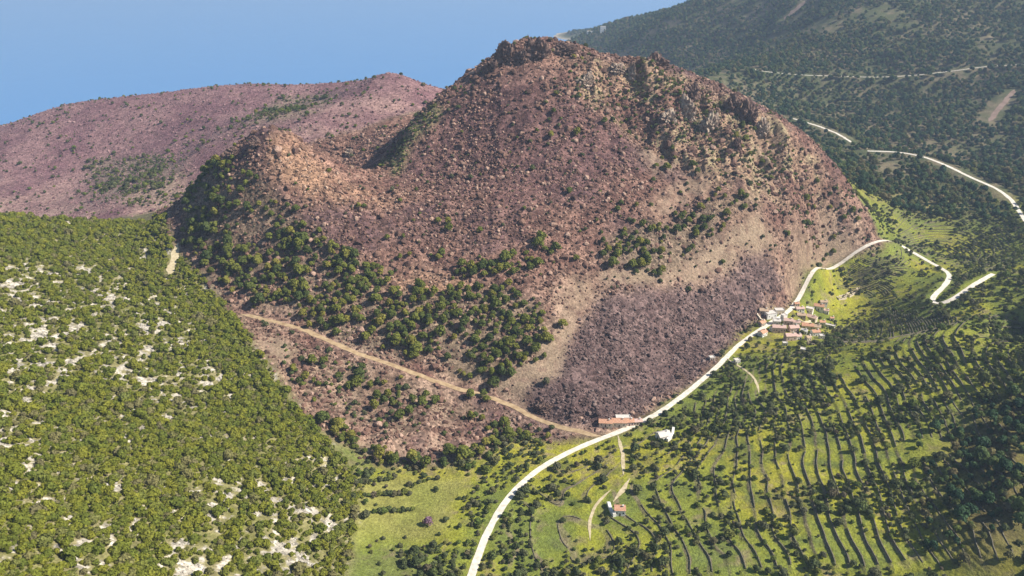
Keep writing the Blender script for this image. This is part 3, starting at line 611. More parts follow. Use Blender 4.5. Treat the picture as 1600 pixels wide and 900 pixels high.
# stuff: one object of points that carries copies of the given meshes
def stuff_cloud(name, X, Yv, Z, S, meshes, label, seed, tilt=0.12, zs=(0.85, 1.15)):
    r = np.random.RandomState(seed); n = len(X)
    me = bpy.data.meshes.new(name); me.vertices.add(n); me.vertices.foreach_set('co', np.stack([X, Yv, Z], 1).astype(np.float32).ravel())
    a = me.attributes.new('rot', 'FLOAT_VECTOR', 'POINT'); a.data.foreach_set('vector', np.stack([r.normal(0, tilt, n), r.normal(0, tilt, n), r.uniform(0, 6.283, n)], 1).astype(np.float32).ravel())
    a = me.attributes.new('scl', 'FLOAT_VECTOR', 'POINT'); a.data.foreach_set('vector', np.stack([S * r.uniform(.85, 1.15, n), S * r.uniform(.85, 1.15, n), S * r.uniform(zs[0], zs[1], n)], 1).astype(np.float32).ravel())
    a = me.attributes.new('pick', 'INT', 'POINT'); a.data.foreach_set('value', r.randint(0, len(meshes), n).astype(np.int32))
    for m_ in meshes:
        for mm in m_.materials:
            if mm.name not in me.materials: me.materials.append(mm)
    o = link(name, me, kind='stuff', label=label)
    ng = bpy.data.node_groups.new(name, 'GeometryNodeTree'); ng.interface.new_socket('Geometry', in_out='INPUT', socket_type='NodeSocketGeometry'); ng.interface.new_socket('Geometry', in_out='OUTPUT', socket_type='NodeSocketGeometry')
    gi = ng.nodes.new('NodeGroupInput'); go = ng.nodes.new('NodeGroupOutput'); ip = ng.nodes.new('GeometryNodeInstanceOnPoints'); jn = ng.nodes.new('GeometryNodeJoinGeometry')
    for src in reversed(meshes):
        oi = ng.nodes.new('GeometryNodeObjectInfo'); oi.inputs[0].default_value = SOURCE[src.name]; oi.transform_space = 'ORIGINAL'; oi.inputs['As Instance'].default_value = False
        g2 = ng.nodes.new('GeometryNodeGeometryToInstance'); ng.links.new(oi.outputs['Geometry'], g2.inputs[0]); ng.links.new(g2.outputs[0], jn.inputs[0])
    def attr(nm, ty):
        q = ng.nodes.new('GeometryNodeInputNamedAttribute'); q.data_type = ty; q.inputs['Name'].default_value = nm; return next(s for s in q.outputs if s.enabled and s.name == 'Attribute')
    e2 = ng.nodes.new('FunctionNodeEulerToRotation'); ng.links.new(attr('rot', 'FLOAT_VECTOR'), e2.inputs[0])
    ng.links.new(gi.outputs[0], ip.inputs['Points']); ng.links.new(jn.outputs[0], ip.inputs['Instance']); ip.inputs['Pick Instance'].default_value = True
    ng.links.new(attr('pick', 'INT'), ip.inputs['Instance Index']); ng.links.new(e2.outputs[0], ip.inputs['Rotation']); ng.links.new(attr('scl', 'FLOAT_VECTOR'), ip.inputs['Scale'])
    ng.links.new(ip.outputs[0], go.inputs[0])
    md = o.modifiers.new('copies', 'NODES'); md.node_group = ng; return o
SOURCE = {}
def seen(X, Yv, Z, S, hgt):
    """which stand in the picture and are not hidden by the land, with their size in it"""
    P = np.stack([X, Yv, Z + hgt * S], 1); u, v, dep = project(P); ok = (u > 3) & (u < 1597) & (v > 3) & (v < 897)
    for f in np.linspace(0.25, 0.985, 26):
        ok &= base(X * f, Yv * f) < CAM_Z + (P[:, 2] - CAM_Z) * f + 1.0
    return ok, S / dep
def plant(kind, X, Yv, S, seed, count, label_of, cat, stuff_name, stuff_label, hgt, tilt=0.06, extra=()):
    """the `count` largest in the picture become trees of their own, the rest one mass"""
    Z = height(X, Yv) - 0.15; ok, big = seen(X, Yv, Z, S, hgt); order = np.argsort(-np.where(ok, big, -1))[:count]; r = random.Random(seed)
    sel = np.zeros(len(X), bool); sel[order] = True; sel &= ok
    for n_, i in enumerate(np.nonzero(sel)[0]):
        e = bpy.data.objects.new(kind, None); COL.objects.link(e); e.location = (X[i], Yv[i], Z[i]); e.rotation_euler = (0, 0, r.uniform(0, 6.28)); e.scale = (S[i] * r.uniform(.9, 1.1), S[i] * r.uniform(.9, 1.1), S[i] * r.uniform(.88, 1.12)); e.empty_display_size = 1
        lb, gr = label_of(X[i], Yv[i]); tag(e, lb, cat, gr)
        me = PROTO[kind][n_ % 4]; c = link('crown', me, e); SOURCE.setdefault(me.name, c); link('trunk', TRUNK[kind], e)
    rest = ~sel
    if rest.any(): stuff_cloud(stuff_name, X[rest], Yv[rest], Z[rest], S[rest], PROTO[kind], stuff_label, seed, tilt)
    return sel

# pines of the left hill
def d_left(x, y):
    l = samp(Z_LEFT, x, y); rk = samp(ROCKY, x, y); n = fbm(x, y, 60, 4, 101) * 2; n2 = fbm(x, y, 14, 3, 111) * 2; n3 = fbm(x, y, 4.5, 3, 121) * 2
    bare = np.clip((rk * 0.60 + n2 * 1.0 + n3 * 2.0 + n * .45 - 0.74) * 2.4, 0, 1)
    return np.where(l > 0.5, 0.97 * (1 - 0.93 * bare) * np.clip(1.05 - 0.45 * rk, 0, 1), 0)
x, y = jitter(-800, 60, 180, 880, 2.75, d_left, 21); s = np.clip(RS.lognormal(-0.36, 0.40, len(x)), 0.35, 1.75)
def lab_left(x, y):
    if samp(ROCKY, np.array([x]), np.array([y]))[0] > 0.4: return 'yellow green bushy pine among pale limestone rocks on the left hill', 'bushy pines among the limestone rocks'
    if x > -190: return 'yellow green bushy pine at the foot of the left hill', 'bushy pines at the foot of the left hill'
    return 'yellow green bushy pine in the dense cover of the left hill', 'bushy pines covering the left hill'
plant('bushy_pine', x, y, s, 22, 300, lab_left, 'bush', 'maquis', 'dense yellow green maquis covering the left hill', 2.0)

# pines of the dome
ISO = [(680,632,1.25),(735,622,1.0),(755,620,.9),(760,628,.9),(640,648,1.1),(660,635,1.1),(625,655,1.2),(585,640,1.1),(600,632,1.0),(860,535,1.0),(850,520,.9),(835,545,.9),(900,408,.8),(1082,262,1.2),(1090,272,1.0),(685,350,.9),(700,350,.9),(590,420,.8),(625,405,.8),(640,400,.7),(605,375,.8),(630,372,.7),(690,400,1.),(685,405,.9),(965,330,.8),(970,320,.8),(1025,262,.8),(1020,285,.7),(1165,220,1.1),(1160,200,1.),(1150,215,.9),(1190,255,.9),(1050,235,.8),(400,178,1.),(415,168,.8)]
iso = at([(a, b_) for a, b_, _ in ISO], 1500)
def d_dome(x, y):
    n = fbm(x, y, 26, 3, 131) * 2; v = samp(Z_VOLC, x, y)
    d_ = 0.8 * np.clip(samp(WA, x, y) * (0.9 + n * 1.4), 0, 1) + 0.45 * samp(WA2, x, y) * np.clip(0.5 + n * 2, 0, 1) + 0.75 * samp(WB, x, y) + 0.6 * np.clip(samp(WC, x, y) * (0.75 + n * 1.2), 0, 1) + 0.25 * samp(WD, x, y) + 0.8 * samp(WE, x, y)
    d_ = d_ + 0.10 * samp(WF, x, y) + 0.12 * samp(WG, x, y) + 0.010 * v * (y < 880) * np.clip(1 - samp(Z_DARK, x, y) - samp(Z_SCREE, x, y), 0, 1)
    return np.where(v > 0.3, d_, 0)
x, y = jitter(-450, 520, 430, 1050, 5.6, d_dome, 31); s = np.clip(RS.lognormal(-0.22, 0.32, len(x)), 0.35, 1.5) * np.where(y > 760, 0.85, 1.0)
s = np.where(np.maximum(samp(WF, x, y), samp(WG, x, y)) > .4, s * 0.6, s)
x = np.r_[x, iso[:, 0]]; y = np.r_[y, iso[:, 1]]; s = np.r_[s, [c for _, _, c in ISO]]
trackL = ROADLINE['track']
def lab_dome(x, y):
    g_ = lambda R: samp(R, np.array([x]), np.array([y]))[0]
    if g_(WE) > .4: return 'dark green pine along the lower edge of the lava rubble', 'pines along the lower edge of the lava'
    ty = np.interp(x, trackL[:, 0], trackL[:, 1])
    if y < ty and trackL[0, 0] < x < trackL[-1, 0]: return 'green pine on the rubble below the ochre dirt track', 'pines below the dirt track'
    if g_(WB) > .4: return 'bright green pine in the small clump on the red slope', 'pines in the clump on the red slope'
    if g_(WC) > .4: return 'green pine in the wood beside the tan scree', 'pines beside the tan scree'
    if g_(WA) > .4: return 'green pine in the wood above the ochre dirt track', 'pines above the dirt track'
    return 'lone green pine scattered on the bare lava slope', 'lone pines on the bare lava'
plant('pine_tree', x, y, s, 32, 300, lab_dome, 'pine tree', 'pine_wood', 'green pine wood on the flank of the lava dome', 4.0)

# low grey scrub on the dome ridge, the rim gully and the mauve hills
def d_scrub(x, y):
    n = fbm(x, y, 30, 3, 141) * 2; v = samp(Z_VOLC, x, y)
    return np.clip(0.5 * samp(WG, x, y) + 0.42 * samp(WF, x, y) + 0.25 * samp(WD, x, y) + 0.75 * samp(WSKY, x, y) + 0.5 * samp(WP, x, y) * np.clip(0.7 + n * 1.5, 0, 1) + 0.035 * np.maximum(v, samp(Z_PURP, x, y)) * np.clip(1 + n * 2, 0, 2) * (1 - samp(Z_DARK, x, y)) + 0.2 * samp(WA2, x, y) + 0.25 * samp(WE, x, y), 0, 1)
x, y = jitter(-1400, 520, 430, 1500, 4.4, d_scrub, 41); s_scrub = np.clip(RS.lognormal(-0.35, 0.35, len(x)), 0.3, 1.5) * np.where(y > 950, 1.15, 1.0); scrub_xy = (x, y)

# olives and bushes of the terraced valley
BARE_PATCH = np.maximum.reduce([Z_FIELD * 1.0] + [zone(q, 900, 1) for q in (
  [(1095,690),(1160,685),(1150,735),(1100,735)],[(1270,800),(1400,850),(1420,890),(1300,895),(1250,830)],[(1040,870),(1100,855),(1180,890),(1050,898)],[(1150,760),(1230,790),(1230,830),(1150,800)],[(985,745),(1010,740),(1000,795),(985,790)],
  [(1060,640),(1100,610),(1130,600),(1090,660)],[(1300,680),(1360,720),(1350,740),(1290,700)],[(820,830),(850,800),(870,850),(860,880),(830,880)],[(1200,605),(1235,600),(1215,640)],[(1290,470),(1340,485),(1320,500),(1285,490)],[(980,690),(1010,700),(985,740),(970,730)])])
CLUMP = np.maximum.reduce([zone(q, 1000, 1) for q in (
  [(690,745),(760,738),(860,705),(900,692),(840,732),(790,762),(762,800),(742,850),(722,895),(615,895),(640,862),(690,852),(705,800)],
  [(980,840),(1060,800),(1080,850),(1010,895),(860,895),(880,860)],[(1180,545),(1290,522),(1340,560),(1300,600),(1200,590)],[(1310,395),(1390,425),(1340,450),(1290,440),(1280,425)],
  [(780,790),(830,760),(900,720),(890,760),(830,800),(790,830)],[(1080,650),(1180,620),(1300,620),(1330,690),(1200,680),(1120,700)])])
TERR_OPEN = np.maximum(zone([(1390,300),(1560,310),(1590,420),(1500,430),(1470,410),(1400,375)], 1200, 2), zone([(1290,560),(1340,500),(1450,490),(1560,520),(1560,600),(1460,640),(1330,660)], 1000, 2))
def d_olive(x, y):
    n = fbm(x, y, 45, 3, 151) * 2; q = terr_q(base(x, y) + terr_warp(x, y)); f = q - np.floor(q)
    nv = np.clip(1 - samp(Z_VOLC, x, y) - samp(Z_LEFT, x, y) - samp(Z_PURP, x, y), 0, 1) * sstep(1230, 1040, y)
    lines = samp(Z_TERR, x, y) * np.exp(-((np.minimum(np.abs(f - 0.86), np.abs(f + 0.14))) / 0.10) ** 2)
    d_ = np.clip(0.39 + n * 0.8 + 0.22 * lines + 0.4 * samp(CLUMP, x, y) - 0.16 * samp(TERR_OPEN, x, y), 0.05, 0.97) * (1 - 0.93 * samp(BARE_PATCH, x, y)) * (1 - samp(Z_VILL, x, y) * 0.97)
    d_ = d_ + 0.5 * sstep(900, 760, 900 + 0 * y) * 0
    return np.where(nv > 0.5, d_, 0) * (1 - 0.35 * samp(Z_SHADEWOOD, x, y))
x, y = jitter(-120, 900, 200, 1180, 3.6, d_olive, 51); s = np.clip(RS.lognormal(-0.46, 0.42, len(x)), 0.25, 1.7)
fieldrows = []
for a, b_, k in (((585,802),(645,798),9),((552,778),(640,772),12),((640,760),(670,752),5),((555,757),(610,750),8)):
    for j in range(k): fieldrows.append((a[0] + (b_[0]-a[0]) * j / (k-1), a[1] + (b_[1]-a[1]) * j / (k-1) + random.uniform(-1, 1)))
fr = at(fieldrows); x = np.r_[x, fr[:, 0]]; y = np.r_[y, fr[:, 1]]; s = np.r_[s, RS.uniform(0.7, 1.2, len(fr))]
mainL = ROADLINE['main']
def lab_olive(x, y):
    i = np.argmin(np.abs(mainL[:, 1] - y)); 
    if x < mainL[i, 0] - 2: return 'round grey green olive tree on the meadow left of the white road', 'olive trees left of the white road'
    if samp(Z_TERR, np.array([x]), np.array([y]))[0] > .5: return 'round grey green olive tree on the grassy terraces right of the road', 'olive trees on the grassy terraces'
    return 'round grey green olive tree on the valley floor', 'olive trees on the valley floor'
plant('olive_tree', x, y, s, 52, 300, lab_olive, 'olive tree', 'olive_grove', 'grey green olives and bushes of the terraced valley', 1.8)
stuff_cloud('scrub', scrub_xy[0], scrub_xy[1], height(*scrub_xy) - 0.15, s_scrub, PROTO['olive_tree'], 'low grey green scrub on the lava hills', 43, 0.1)

M['blossom'] = leaf_mat('mauve blossom', [(0,(0.30,0.18,0.24)),(1,(0.36,0.24,0.28))])
bp_ = at([(669,820),(640,722),(1130,452)])
for p, sz, lb in zip(bp_, (1.5, 1.4, 1.2), ('mauve blossoming tree at the edge of the bright meadow', 'mauve blossoming tree under the lava rubble', 'mauve blossoming bush on the dark rubble')):
    if 'bush' in lb: continue
    e = bpy.data.objects.new('blossoming_tree', None); COL.objects.link(e); e.location = p; e.scale = (sz, sz, sz); tag(e, lb, 'tree')
    link('crown', crown_mesh('blossom_crown', M['blossom'], 95, rad=2.3, h0=0.6, hgt=3.2, lobes=6, leaves=44, ls=0.5), e); link('trunk', TRUNK['olive_tree'], e)

# dark pines: shaded slope at lower right, far mountain
def d_mtn(x, y):
    n = fbm(x, y, 110, 4, 161) * 2; m_ = samp(Z_MTN, x, y); n2 = fbm(x, y, 35, 3, 162) * 2
    return np.where(m_ > 0.35, np.clip(0.78 + n * 0.9 + n2 * 0.8, 0.12, 0.97), 0)
x1, y1 = jitter(0, 1450, 900, 2850, 8.0, d_mtn, 61); s1 = np.clip(RS.lognormal(-0.05, 0.25, len(x1)), 0.5, 1.6)
x3, y3 = jitter(150, 2400, 2850, 4700, 15.0, lambda x, y: np.where(base(x, y) > 12, 0.8, 0.0), 62); s3 = RS.uniform(1.0, 1.9, len(x3))
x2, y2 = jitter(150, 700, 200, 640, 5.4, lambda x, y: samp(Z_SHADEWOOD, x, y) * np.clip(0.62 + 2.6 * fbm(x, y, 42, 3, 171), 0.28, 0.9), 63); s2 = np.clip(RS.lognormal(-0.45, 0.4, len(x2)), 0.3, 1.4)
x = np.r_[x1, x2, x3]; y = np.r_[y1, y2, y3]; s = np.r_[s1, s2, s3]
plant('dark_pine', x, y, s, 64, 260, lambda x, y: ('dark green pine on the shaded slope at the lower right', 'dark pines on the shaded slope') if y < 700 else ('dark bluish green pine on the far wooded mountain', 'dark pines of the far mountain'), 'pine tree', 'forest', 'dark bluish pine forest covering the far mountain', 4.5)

# ---------------------------------------------------------------- boulders
def place_rocks(kind, name, x, y, s, seed, count, label, group, stuff_name, stuff_label):
    z = height(x, y) + 0.10 * s; ok, big = seen(x, y, z, s, 0.6); order = np.argsort(-np.where(ok, big, -1))[:count]; sel = np.zeros(len(x), bool); sel[order] = True; sel &= ok; r = random.Random(seed)
    for n_, i in enumerate(np.nonzero(sel)[0]):
        me = ROCKS[kind][n_ % 4]; o = link(name, me, None, (x[i], y[i], z[i])); o.rotation_euler = (r.uniform(-.4,.4), r.uniform(-.4,.4), r.uniform(0,6.28)); o.scale = (s[i] * r.uniform(.8,1.2), s[i] * r.uniform(.8,1.2), s[i] * r.uniform(.8,1.3)); SOURCE.setdefault(me.name, o)
        tag(o, label, 'boulder', group)
    rest = ~sel; stuff_cloud(stuff_name, x[rest], y[rest], z[rest], s[rest], ROCKS[kind], stuff_label, seed, 0.45, (0.8, 1.4))
nov = lambda x, y: (1 - np.clip(samp(Z_SCREE, x, y) * 0.94 + 0.88 * samp(Z_SLIDE, x, y) + samp(Z_DARK, x, y) + samp(Z_ORANGE, x, y), 0, 1)) * (1 - 0.5 * np.clip(samp(WE, x, y), 0, 1))
x, y = jitter(-420, 520, 430, 1060, 2.2, lambda x, y: 0.72 * samp(Z_VOLC, x, y) * nov(x, y) * np.clip(0.75 + 2 * fbm(x, y, 40, 3, 181), 0.1, 1), 71); s = np.clip(RS.lognormal(0.08, 0.5, len(x)), 0.4, 4.5)
place_rocks('lava', 'lava_boulder', x, y, s, 72, 80, 'big reddish lava boulder among the rubble of the dome', 'big red lava boulders on the dome', 'lava_rubble', 'reddish lava rubble covering the dome')
def d_block(x, y):
    n = fbm(x, y, 24, 3, 191) * 2
    return np.where(samp(Z_VOLC, x, y) > .6, 0.55 * np.clip(np.maximum(samp(Z_TANRIDGE, x, y) * 0.7, sstep(300, 372, base(x, y))) * (0.5 + n * 1.8), 0, 1) + 0.03 * np.clip(n, 0, 1), 0)
x, y = jitter(-420, 500, 560, 1060, 9.0, d_block, 85); s = np.clip(RS.lognormal(1.15, 0.35, len(x)), 1.8, 6.5)
place_rocks('lava', 'rock_outcrop', x, y, s, 86, 290, 'rugged rock outcrop jutting from the upper lava slopes', 'rock outcrops on the upper dome', 'outcrop_rubble', 'rugged blocks on the upper lava slopes')
x, y = jitter(-50, 420, 480, 800, 1.9, lambda x, y: 0.85 * samp(Z_DARK, x, y) * np.clip(0.8 + 2 * fbm(x, y, 30, 3, 182), 0.2, 1), 73); s = np.clip(RS.lognormal(-0.15, 0.45, len(x)), 0.3, 2.8)
place_rocks('darklava', 'lava_boulder', x, y, s, 74, 60, 'dark grey lava boulder in the rubble field above the road', 'dark lava boulders above the road', 'dark_rubble', 'dark grey lava rubble above the valley road')
x, y = jitter(-420, 100, 560, 860, 2.1, lambda x, y: 0.75 * samp(Z_ORANGE, x, y), 75); s = np.clip(RS.lognormal(-0.15, 0.5, len(x)), 0.25, 3.2)
place_rocks('orangelava', 'lava_boulder', x, y, s, 76, 40, 'rust orange boulder on the crater rim', 'rust boulders on the crater rim', 'rust_rubble', 'rust orange rubble on the crater rim')
x, y = jitter(-1400, 250, 880, 1700, 4.6, lambda x, y: 0.6 * samp(Z_PURP, x, y) * (1 - samp(Z_VOLC, x, y)), 77); s = np.clip(RS.lognormal(0.0, 0.45, len(x)), 0.4, 3.6)
place_rocks('purplelava', 'lava_boulder', x, y, s, 78, 40, 'mauve boulder on the far lava hills', 'mauve boulders on the far hills', 'mauve_rubble', 'mauve lava rubble on the far hills')
def d_lime(x, y):
    n = fbm(x, y, 60, 4, 101) * 2; n2 = fbm(x, y, 14, 3, 111) * 2; n3 = fbm(x, y, 4.5, 3, 121) * 2
    return np.where(samp(Z_LEFT, x, y) > .5, 0.6 * np.clip((samp(ROCKY, x, y) * 0.60 + n2 * 1.0 + n3 * 2.0 + n * .45 - 0.74) * 2.4, 0, 1), 0)
x, y = jitter(-800, 60, 180, 880, 2.2, d_lime, 79); s = np.clip(RS.lognormal(-0.5, 0.5, len(x)), 0.2, 2.0)
place_rocks('limestone', 'limestone_rock', x, y, s, 80, 100, 'pale limestone rock between bushes on the left hill', 'limestone rocks on the left hill', 'limestone_rubble', 'pale limestone rubble on the left hill')

# ---------------------------------------------------------------- crags
def crag_mesh(mat, seed, w_, d_, h_, peaks):
    r = random.Random(seed); bm = bmesh.new(); bmesh.ops.create_icosphere(bm, subdivisions=5, radius=1.0)
    cuts = []
    for k in range(26):
        n = Vector((r.gauss(0,1), r.gauss(0,1), r.gauss(0.0,.6))).normalized(); cuts.append((n, r.uniform(0.55, 0.88)))
    pk = [(r.uniform(-.6,.6), r.uniform(-.4,.4), r.uniform(.5,1.0)) for _ in range(peaks)]
    for v in bm.verts:
        c = v.co.copy()
        for n, dd in cuts:
            s_ = c.dot(n)
            if s_ > dd: c -= n * (s_ - dd)
        top = max(0, c.z); c.z += top * sum(a * math.exp(-((c.x - x_)**2 + (c.y - y_)**2) / 0.06) for x_, y_, a in pk) * 0.38
        q = Vector((c.x * 3.2, c.y * 3.2, c.z * 1.6)) + Vector((seed * 1.7, 0, 0))
        cr = abs(mnoise.noise(q)) ; fine = mnoise.fractal(c * 5 + Vector((seed, 3, 1)), 1.0, 2.0, 4)
        c += c.normalized() * (0.30 * fine - 0.22 * max(0, 0.25 - cr) * 4 * 0.5)
        v.co = Vector((c.x * w_, c.y * d_, c.z * h_))
    me = bpy.data.meshes.new('crag'); bm.to_mesh(me); bm.free(); me.materials.append(mat); return me
CRAGS = [  # photo column, row of its foot, half width, half depth, height, material, label
 (838,88,17,11,15,'cragrock','tallest dark red crag on the summit of the lava dome'),
 (792,92,14,10,13,'cragrock','jagged grey crag at the left end of the summit'),
 (768,108,9,8,9,'cragrock','low dark crag stepping down left of the summit'),
 (815,92,9,8,9,'cragrock','broken crag between the two summit towers'),
 (880,80,13,8,7,'cragrock','low red crag right of the summit'),
 (915,128,11,8,7,'tanrock','tan outcrop just below the summit ridge'),
 (987,118,5,5,11,'tanrock','pale pointed rock fin on the ridge'),
 (965,108,9,7,6,'tanrock','tan outcrop left of the pale rock fin'),
 (1026,102,12,8,8,'cragrock','red crag on the skyline in the middle of the ridge'),
 (1078,148,12,9,11,'cragrock','broad brown crag below the middle of the ridge'),
 (1070,176,10,8,11,'tanrock','pale cliff beneath the broad brown crag'),
 (1108,198,10,8,12,'tanrock','split tan crag in the middle of the right ridge'),
 (1145,168,9,7,10,'cragrock','brown crag near the right end of the ridge'),
 (1170,182,10,8,13,'cragrock','long red rib of rock down the right ridge'),
 (1150,230,8,7,9,'cragrock','dark rock wall in the gully of the right ridge'),
 (1045,185,8,7,8,'tanrock','tan outcrop left of the pale cliff'),
 (1190,205,8,7,9,'tanrock','tan outcrop on the right skyline of the dome'),
 (545,240,5,4,5,'tanrock','small pale rock in the gully behind the crater rim'),
 (365,240,10,7,6,'cragrock','grey crag on the left shoulder of the crater peak'),
 (400,225,9,7,5,'cragrock','dark crag beside the top of the crater peak'),
 (850,640,10,6,6,'cragrock','dark lava outcrop beside the dirt track'),
 (965,585,9,6,6,'cragrock','dark lava outcrop in the middle of the rubble field'),
 (1060,590,8,6,5,'cragrock','dark lava outcrop above the bend of the road'),
]
cp3 = at([(c[0], c[1]) for c in CRAGS], 1100)
for i, (c, p) in enumerate(zip(CRAGS, cp3)):
    K_ = 1.25 if i < 5 else 1.45 if p[1] > 860 else 1.0
    o = link('rock_crag', crag_mesh(M[c[5]], 200 + i, c[2] * K_, c[3] * K_, c[4] * K_, 4), None, (p[0], p[1], p[2] - c[4] * 0.15)); o.rotation_euler = (0, 0, random.uniform(-.3, .3)); tag(o, c[6], 'rock')

# ---------------------------------------------------------------- buildings
def box(bm, x0, x1, y0, y1, z0, z1):
    v = [bm.verts.new(p) for p in ((x0,y0,z0),(x1,y0,z0),(x1,y1,z0),(x0,y1,z0),(x0,y0,z1),(x1,y0,z1),(x1,y1,z1),(x0,y1,z1))]
    for f in ((3,2,1,0),(4,5,6,7),(0,1,5,4),(1,2,6,5),(2,3,7,6),(3,0,4,7)): bm.faces.new([v[i] for i in f])
def done(bm, name, mat, parent, loc=None):
    bmesh.ops.recalc_face_normals(bm, faces=bm.faces); me = bpy.data.meshes.new(name); bm.to_mesh(me); bm.free(); me.materials.append(mat); return link(name, me, parent, loc)
def house(P, label, L=10, W=7, H=4.5, rz=0, wall='white', roof='roof_orange', kind='gable', name='house', wins=3, chim=True):
    e = bpy.data.objects.new(name, None); COL.objects.link(e); e.location = P; e.rotation_euler = (0, 0, rz); tag(e, label, 'house' if name != 'ruin' else 'ruin')
    bm = bmesh.new(); l, w_ = L / 2, W / 2
    rise = W * 0.27
    if kind == 'gable':
        prof = [(-w_, -2.5), (w_, -2.5), (w_, H), (0, H + rise), (-w_, H)]
        a = [bm.verts.new((-l, y_, z_)) for y_, z_ in prof]; b_ = [bm.verts.new((l, y_, z_)) for y_, z_ in prof]
        bm.faces.new(a); bm.faces.new(b_)
        for k in range(5): bm.faces.new((a[k], a[(k+1) % 5], b_[(k+1) % 5], b_[k]))
    elif kind == 'flat':
        box(bm, -l, l, -w_, w_, -2.5, H)
    else:                                                                       # roofless walls with broken tops
        r = random.Random(int(abs(P[0]) * 10)); t_ = 0.6
        for x0, x1, y0, y1 in ((-l, l, -w_, -w_ + t_), (-l, l, w_ - t_, w_), (-l, -l + t_, -w_ + t_ + .003, w_ - t_ - .003), (l - t_, l, -w_ + t_ + .003, w_ - t_ - .003)):
            n = 5
            for k in range(n):
                hh = H * r.uniform(0.45, 1.0); ax = (x1 - x0) > (y1 - y0)
                if ax: box(bm, x0 + (x1-x0)*k/n, x0 + (x1-x0)*(k+1)/n - .01, y0, y1, -2.5, hh)
                else: box(bm, x0, x1, y0 + (y1-y0)*k/n, y0 + (y1-y0)*(k+1)/n - .01, -2.5, hh)
    done(bm, 'wall', M[wall], e)
    if kind == 'gable':
        bm = bmesh.new(); o_ = 0.35; th = 0.18
        for sgn in (1, -1):
            y1 = sgn * (w_ + o_); z1 = H - rise * o_ / w_ + 0.02
            v = [bm.verts.new(p) for p in ((-l-o_, 0, H+rise+.02), (l+o_, 0, H+rise+.02), (l+o_, y1, z1), (-l-o_, y1, z1), (-l-o_, 0, H+rise+.02+th), (l+o_, 0, H+rise+.02+th), (l+o_, y1, z1+th), (-l-o_, y1, z1+th))]
            for f in ((0,1,2,3),(4,5,6,7),(1,2,6,5),(2,3,7,6),(3,0,4,7)): bm.faces.new([v[i] for i in f])
        rf = done(bm, 'roof', M[roof], e)
        if chim:
            bm = bmesh.new(); box(bm, l*.45, l*.45+.7, -.9, -.2, H+rise*.4, H+rise+1.0); box(bm, l*.45-.1, l*.45+.8, -1.0, -.1, H+rise+1.003, H+rise+1.2); done(bm, 'chimney', M['white'], rf)
    elif kind == 'flat':
        bm = bmesh.new(); box(bm, -l-.15, l+.15, -w_-.15, w_+.15, H+.003, H+.25)
        for x0, x1, y0, y1 in ((-l-.15, l+.15, -w_-.15, -w_+.1), (-l-.15, l+.15, w_-.1, w_+.15), (-l-.15, -l+.1, -w_+.1, w_-.1), (l-.1, l+.15, -w_+.1, w_-.1)): box(bm, x0, x1, y0, y1, H+.253, H+.7)
        done(bm, 'roof', M[roof], e)
    if wins:
        for k in range(wins):
            xx = -l + L * (k + 0.6) / (wins + 0.2); zz = H * 0.52
            if k == wins // 2 and kind != 'ruin':
                bm = bmesh.new(); box(bm, xx-.5, xx+.5, -w_-.06, -w_+.05, -0.1, 2.1); done(bm, 'door', M['door'], e)
            else:
                bm = bmesh.new(); box(bm, xx-.5, xx+.5, -w_-.05, -w_+.05, zz-.6, zz+.6); done(bm, 'window', M['pane'], e)
        if kind != 'ruin':
            bm = bmesh.new(); box(bm, l-.05, l+.05, -.5, .5, H*.52-.6, H*.52+.6); done(bm, 'window', M['pane'], e)
            bm = bmesh.new(); box(bm, -l-.05, -l+.05, -.5, .5, H*.52-.6, H*.52+.6); done(bm, 'window', M['pane'], e)
    return e
